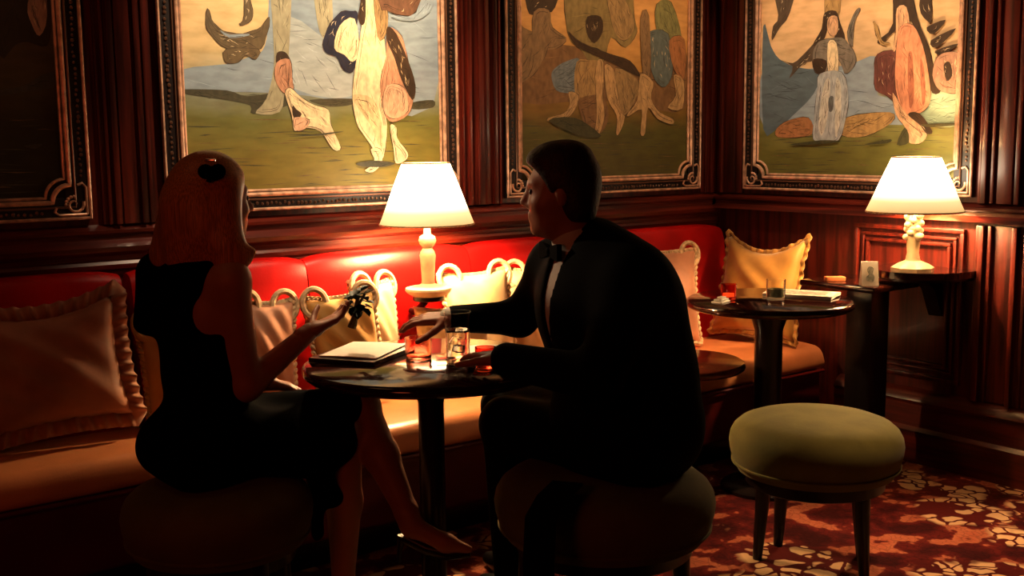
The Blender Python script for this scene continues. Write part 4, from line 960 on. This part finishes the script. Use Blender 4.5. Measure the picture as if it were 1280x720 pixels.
for a, side in ((aN, -1), (aF, 1)):
    s = MB(); q = Vector(a)-Vector(MO); s.tube([q+Vector((.02, -.032, -.055)), q+Vector((0, 0, -.05)), q+Vector((-.045, .07, -.058)), q+Vector((-.085, .142, -.068))], [.030, .040, .038, .020], 12); s.build('shoe', M_SHOE, man)
hm = [ell(MP(0, -.016, .036), (.083, .095, .088), MR, .02), ell(MP(0, -.052, -.02), (.078, .056, .085), MR, .03), ell(MP(0, .045, .088), (.058, .040, .028), MR, .03), ell(MP(0, -.02, .098), (.062, .06, .030), MR, .03)]
hm += [sub(ell(MP(0, .118, -.032), (.14, .092, .105), MR, .012)), sub(ell(MP(.082, .018, -.055), (.03, .035, .052), MR, .012)), sub(ell(MP(-.082, .018, -.055), (.03, .035, .052), MR, .012)), sub(ell(MP(0, -.04, -.135), (.14, .11, .055), MR, .01))]
skin('hair', [solid(hm, .005)], M_HAIRM, man, MO, sm=1)
for s in (-1, 1): MB().ball(Vector(MP(s*.031, .079, .003))-Vector(MO), .0085, 10, 8).build('eye', M_EYE, man)
# dark tail of his coat hanging down over the front of the stool
ct = MB(); pts = [(.13, 2.60, .505), (.090, 2.528, .492), (.060, 2.470, .46), (.054, 2.452, .36), (.058, 2.455, .20)]
vs, fs = [], []
for i, p in enumerate(pts):
    for dx in (-.036, .036):
        for dy in (-.008, .008): vs.append((p[0]+dx-MO[0], p[1]+dy+dx*-.35-MO[1], p[2]))
for i in range(len(pts)-1):
    b, n = i*4, i*4+4
    for a, c in ((0, 1), (1, 3), (3, 2), (2, 0)): fs.append((b+a, b+c, n+c, n+a))
fs += [(0, 1, 3, 2), (16, 18, 19, 17)]
ct.add(vs, fs).build('coat_tail', M_SUIT, man)

# ------------------------------------------------------------------ things on the tables
TZ = .7305
def highball(loc, label, r=.036, h=.142):
    t = thing('highball_glass', label, 'glass', loc)
    MB().lathe([(.001, .0), (r*.84, .0), (r*.88, .004), (r*.92, h*.5), (r*1.03, h), (r*1.0, h), (r*.87, h*.5), (r*.80, .016), (.001, .014)], 40, capb=False, capt=False).build('glass_wall', M_GLASS, t)
    MB().lathe([(.001, .0165), (r*.78, .0168), (r*.845, h*.5), (r*.88, h*.66), (.001, h*.66)], 36, capb=False, capt=False).build('water', M_WATER, t)
    rr = random.Random(2)
    for k in range(3):
        M = Matrix.Translation((rr.uniform(-.008, .008), rr.uniform(-.008, .008), .04+k*.022)) @ Matrix.Rotation(rr.random()*3, 4, (1, .6, .3))
        MB().box((-.011, -.011, -.010), (.011, .011, .010), 0, .003, M=M).build('ice_cube', M_ICE, t)
    return t
highball((-2.357, -1.255, TZ), "tall clear glass of iced water standing beside the man's hand")
def tumbler(name, loc, r, h, m, label, cat='glass', candle=False, inner=None):
    t = thing(name, label, cat, loc)
    MB().lathe([(.001, 0), (r*.9, 0), (r*.95, .004), (r, h), (r-.003, h), (r*.88, .010), (.001, .008)], 36, capb=False, capt=False).build('glass_wall', m, t)
    if candle: MB().lathe([(r*.7, .012), (r*.7, h*.42), (.001, h*.40)], 24).build('candle', M_CANDLE, t)
    if inner: MB().lathe([(r*.84, .0115), (r*.90, h*.55), (.001, h*.55)], 28).build('drink', inner, t)
    return t
tumbler('tumbler', (-2.400, -1.122, TZ), .038, .058, M_PGLASS, "short rosy tumbler under the man's reaching hand")
tumbler('votive', (-2.33, -1.345, TZ), .028, .055, M_RGLASS, "small red glass votive beside the man's near sleeve", 'candle', True)
tumbler('votive', (-.905, -.915, TZ), .030, .058, M_RGLASS, 'small red glass votive on the corner table', 'candle', True)
tumbler('tumbler', (-.775, -1.03, TZ), .036, .075, M_GLASS, 'clear tumbler of pale drink at the middle of the corner table', inner=mat('pale drink', (.42, .46, .26), .2, var=.3, vscale=(40, 40, 40)))
def sheet(name, loc, w, d, h, rz, m, label, cat, pages=0, bow=.0):
    N = 8; mb = MB(); vs, fs = [], []
    for j in range(2):
        for i in range(N+1):
            x = -w/2+w*i/N
            for y in (-d/2, d/2): vs.append((x, y, (h if j else 0)+bow*math.sin(PI*i/N)))
    A = 2*(N+1)
    for i in range(N):
        a = 2*i; fs += [(a, a+2, a+3, a+1), (A+a, A+a+1, A+a+3, A+a+2), (a, A+a, A+a+2, a+2), (a+1, a+3, A+a+3, A+a+1)]
    fs += [(0, 1, A+1, A), (2*N, A+2*N, A+2*N+1, 2*N+1)]
    o = mb.add(vs, fs).build(name, m, ang=30); o.location = loc; o.rotation_euler = (0, 0, rz); return tag(o, label, cat)
fo = sheet('menu_folder', (-2.505, -.995, TZ), .20, .25, .012, R_(-58), M_FOLDER, 'dark leather menu folder lying at the left of the front table', 'menu')
sheet('paper_sheet', (-2.495, -.985, TZ+.0125), .17, .22, .003, R_(-54), M_PAPER, "white paper lying on the dark folder below the woman's hand", 'paper', bow=.002)
sheet('menu_card', (-2.34, -.965, TZ), .13, .10, .004, R_(-30), mat('red menu card', (.45, .09, .05), .35, var=.2, vscale=(20, 20, 20)), 'reddish card at the back of the front table beneath the lamp', 'menu')
sheet('paper_sheet', (-2.185, -1.165, TZ), .17, .12, .003, R_(-38), M_PAPER, "white paper in front of the man's chest", 'paper', bow=.004)
mg = sheet('magazine', (-.625, -1.03, TZ), .15, .26, .012, R_(24), M_PAPER, 'white magazine at the right edge of the corner table', 'magazine', bow=.003)
sheet('cover_print', (.0, 0, .0122), .11, .20, .001, 0, mat('printed cover', (.55, .48, .40), .5, dark='#8a7a66', vscale=(60, 60, 60)), '', '', bow=.003)
cp = COL.objects[-1] if False else [o for o in COL.objects if o.name.startswith('cover_print')][0]
for k in ('label', 'category'): del cp[k]
cp.parent = mg
# folded napkin
o = MB(); o.box((-.035, -.022, 0), (.035, .022, .007), 0, .003); o.box((-.028, -.018, .007), (.030, .016, .015), 0, .004); o.box((-.012, -.012, .015), (.02, .01, .022), 0, .003)
o = o.build('napkin', M_PAPER); o.location = (-.985, -.95, TZ); o.rotation_euler = (0, 0, R_(15)); tag(o, 'small crumpled white napkin left of the red votive', 'napkin')
# card and matchbox on the pedestal table
t = thing('tent_card', 'small white card with a printed picture on the pedestal table', 'card', (-.375, -1.150, .7605), (0, 0, R_(-37)))
pr = [(-.022, 0), (.022, 0), (.003, .092), (-.003, .092)]
MB().add([(-.032, y, z) for y, z in pr]+[(.032, y, z) for y, z in pr], [(0, 1, 2, 3), (7, 6, 5, 4)]+[(k, (k+1) % 4, 4+(k+1) % 4, 4+k) for k in range(4)]).build('card', M_PAPER, t, ang=20)
pic = smooth_loop([(-.014, .020), (.010, .016), (.016, .034), (.010, .048), (.014, .066), (-.002, .074), (-.012, .060), (-.006, .044), (-.016, .034)], 3)
MB().add([(x, -.0225+.019*z/.092-.0012, z) for x, z in pic], [tuple(range(len(pic)))]).build('printed_picture', M_INK, t)
o = MB().box((-.038, -.02, 0), (.038, .02, .018), 0, .003).build('matchbox', mat('orange card', (.62, .20, .07), .5, var=.2, vscale=(30, 30, 30))); o.location = (-.365, -.985, .7605); o.rotation_euler = (0, 0, R_(-35))
tag(o, 'small orange box on the pedestal table left of the white card', 'box')

# ------------------------------------------------------------------ light
W = bpy.data.worlds.new('dim room'); bpy.context.scene.world = W; W.use_nodes = True
W.node_tree.nodes['Background'].inputs[0].default_value = (1, .32, .16, 1); W.node_tree.nodes['Background'].inputs[1].default_value = .0035
def spot(name, loc, target, energy, col, size=45, blend=.6, soft=.08):
    d = bpy.data.lights.new(name, 'SPOT'); d.energy = energy; d.color = col; d.spot_size = R_(size); d.spot_blend = blend; d.shadow_soft_size = soft
    o = bpy.data.objects.new(name, d); COL.objects.link(o); o.location = loc; v = Vector(target)-Vector(loc); o.rotation_euler = v.to_track_quat('-Z', 'Y').to_euler(); return o
WARM = (1, .76, .50)
spot('picture_light', (-2.05, -.95, 2.85), (-2.08, 0, 1.72), 185, WARM, 58)
spot('picture_light', (-.70, -.95, 2.85), (-.70, 0, 1.72), 66, (1, .66, .36), 56)
spot('picture_light', (-.95, -.78, 2.85), (0, -.80, 1.84), 110, WARM, 54)
spot('picture_light', (-3.5, -.9, 2.85), (-3.5, 0, 1.7), 7, (1, .5, .25), 58)  # weak spot added only to keep the far-left picture faintly visible
spot('carpet_light', (-.95, -2.15, 2.8), (-.95, -2.08, 0), 170, (1, .62, .34), 37, .7)
spot('wall_light', (-.7, -1.75, 2.8), (0, -1.65, 1.4), 15, (1, .5, .25), 40, .8)
spot('seat_light', (-.75, -1.3, 2.85), (-.40, -.6, .42), 160, (1, .55, .25), 24, .6)
def fill(loc, e_, col, r=.3):  # unseen point lights added to lift the dark figures and left side
    d = bpy.data.lights.new('added_fill', 'POINT'); d.energy = e_; d.color = col; d.shadow_soft_size = r
    o = bpy.data.objects.new('added_fill', d); COL.objects.link(o); o.location = loc
fill((-4.4, -2.5, 1.35), 9, (1, .14, .05))
fill((-3.6, -1.0, 2.6), 2.2, (1, .5, .2))
spot('face_fill', (-2.90, -.14, 1.62), (-2.27, -1.42, 1.13), 26, (1, .72, .45), 13, .5, .02)  # unseen spot added to give the man's profile its lit edge
spot('table_light', (-2.05, -.12, 2.85), (-2.43, -1.05, .73), 170, (1, .72, .42), 15, .5, .03)
sc = bpy.context.scene
sc.view_settings.view_transform = 'Standard'; sc.view_settings.look = 'None'; sc.view_settings.exposure = .30; sc.view_settings.gamma = .88
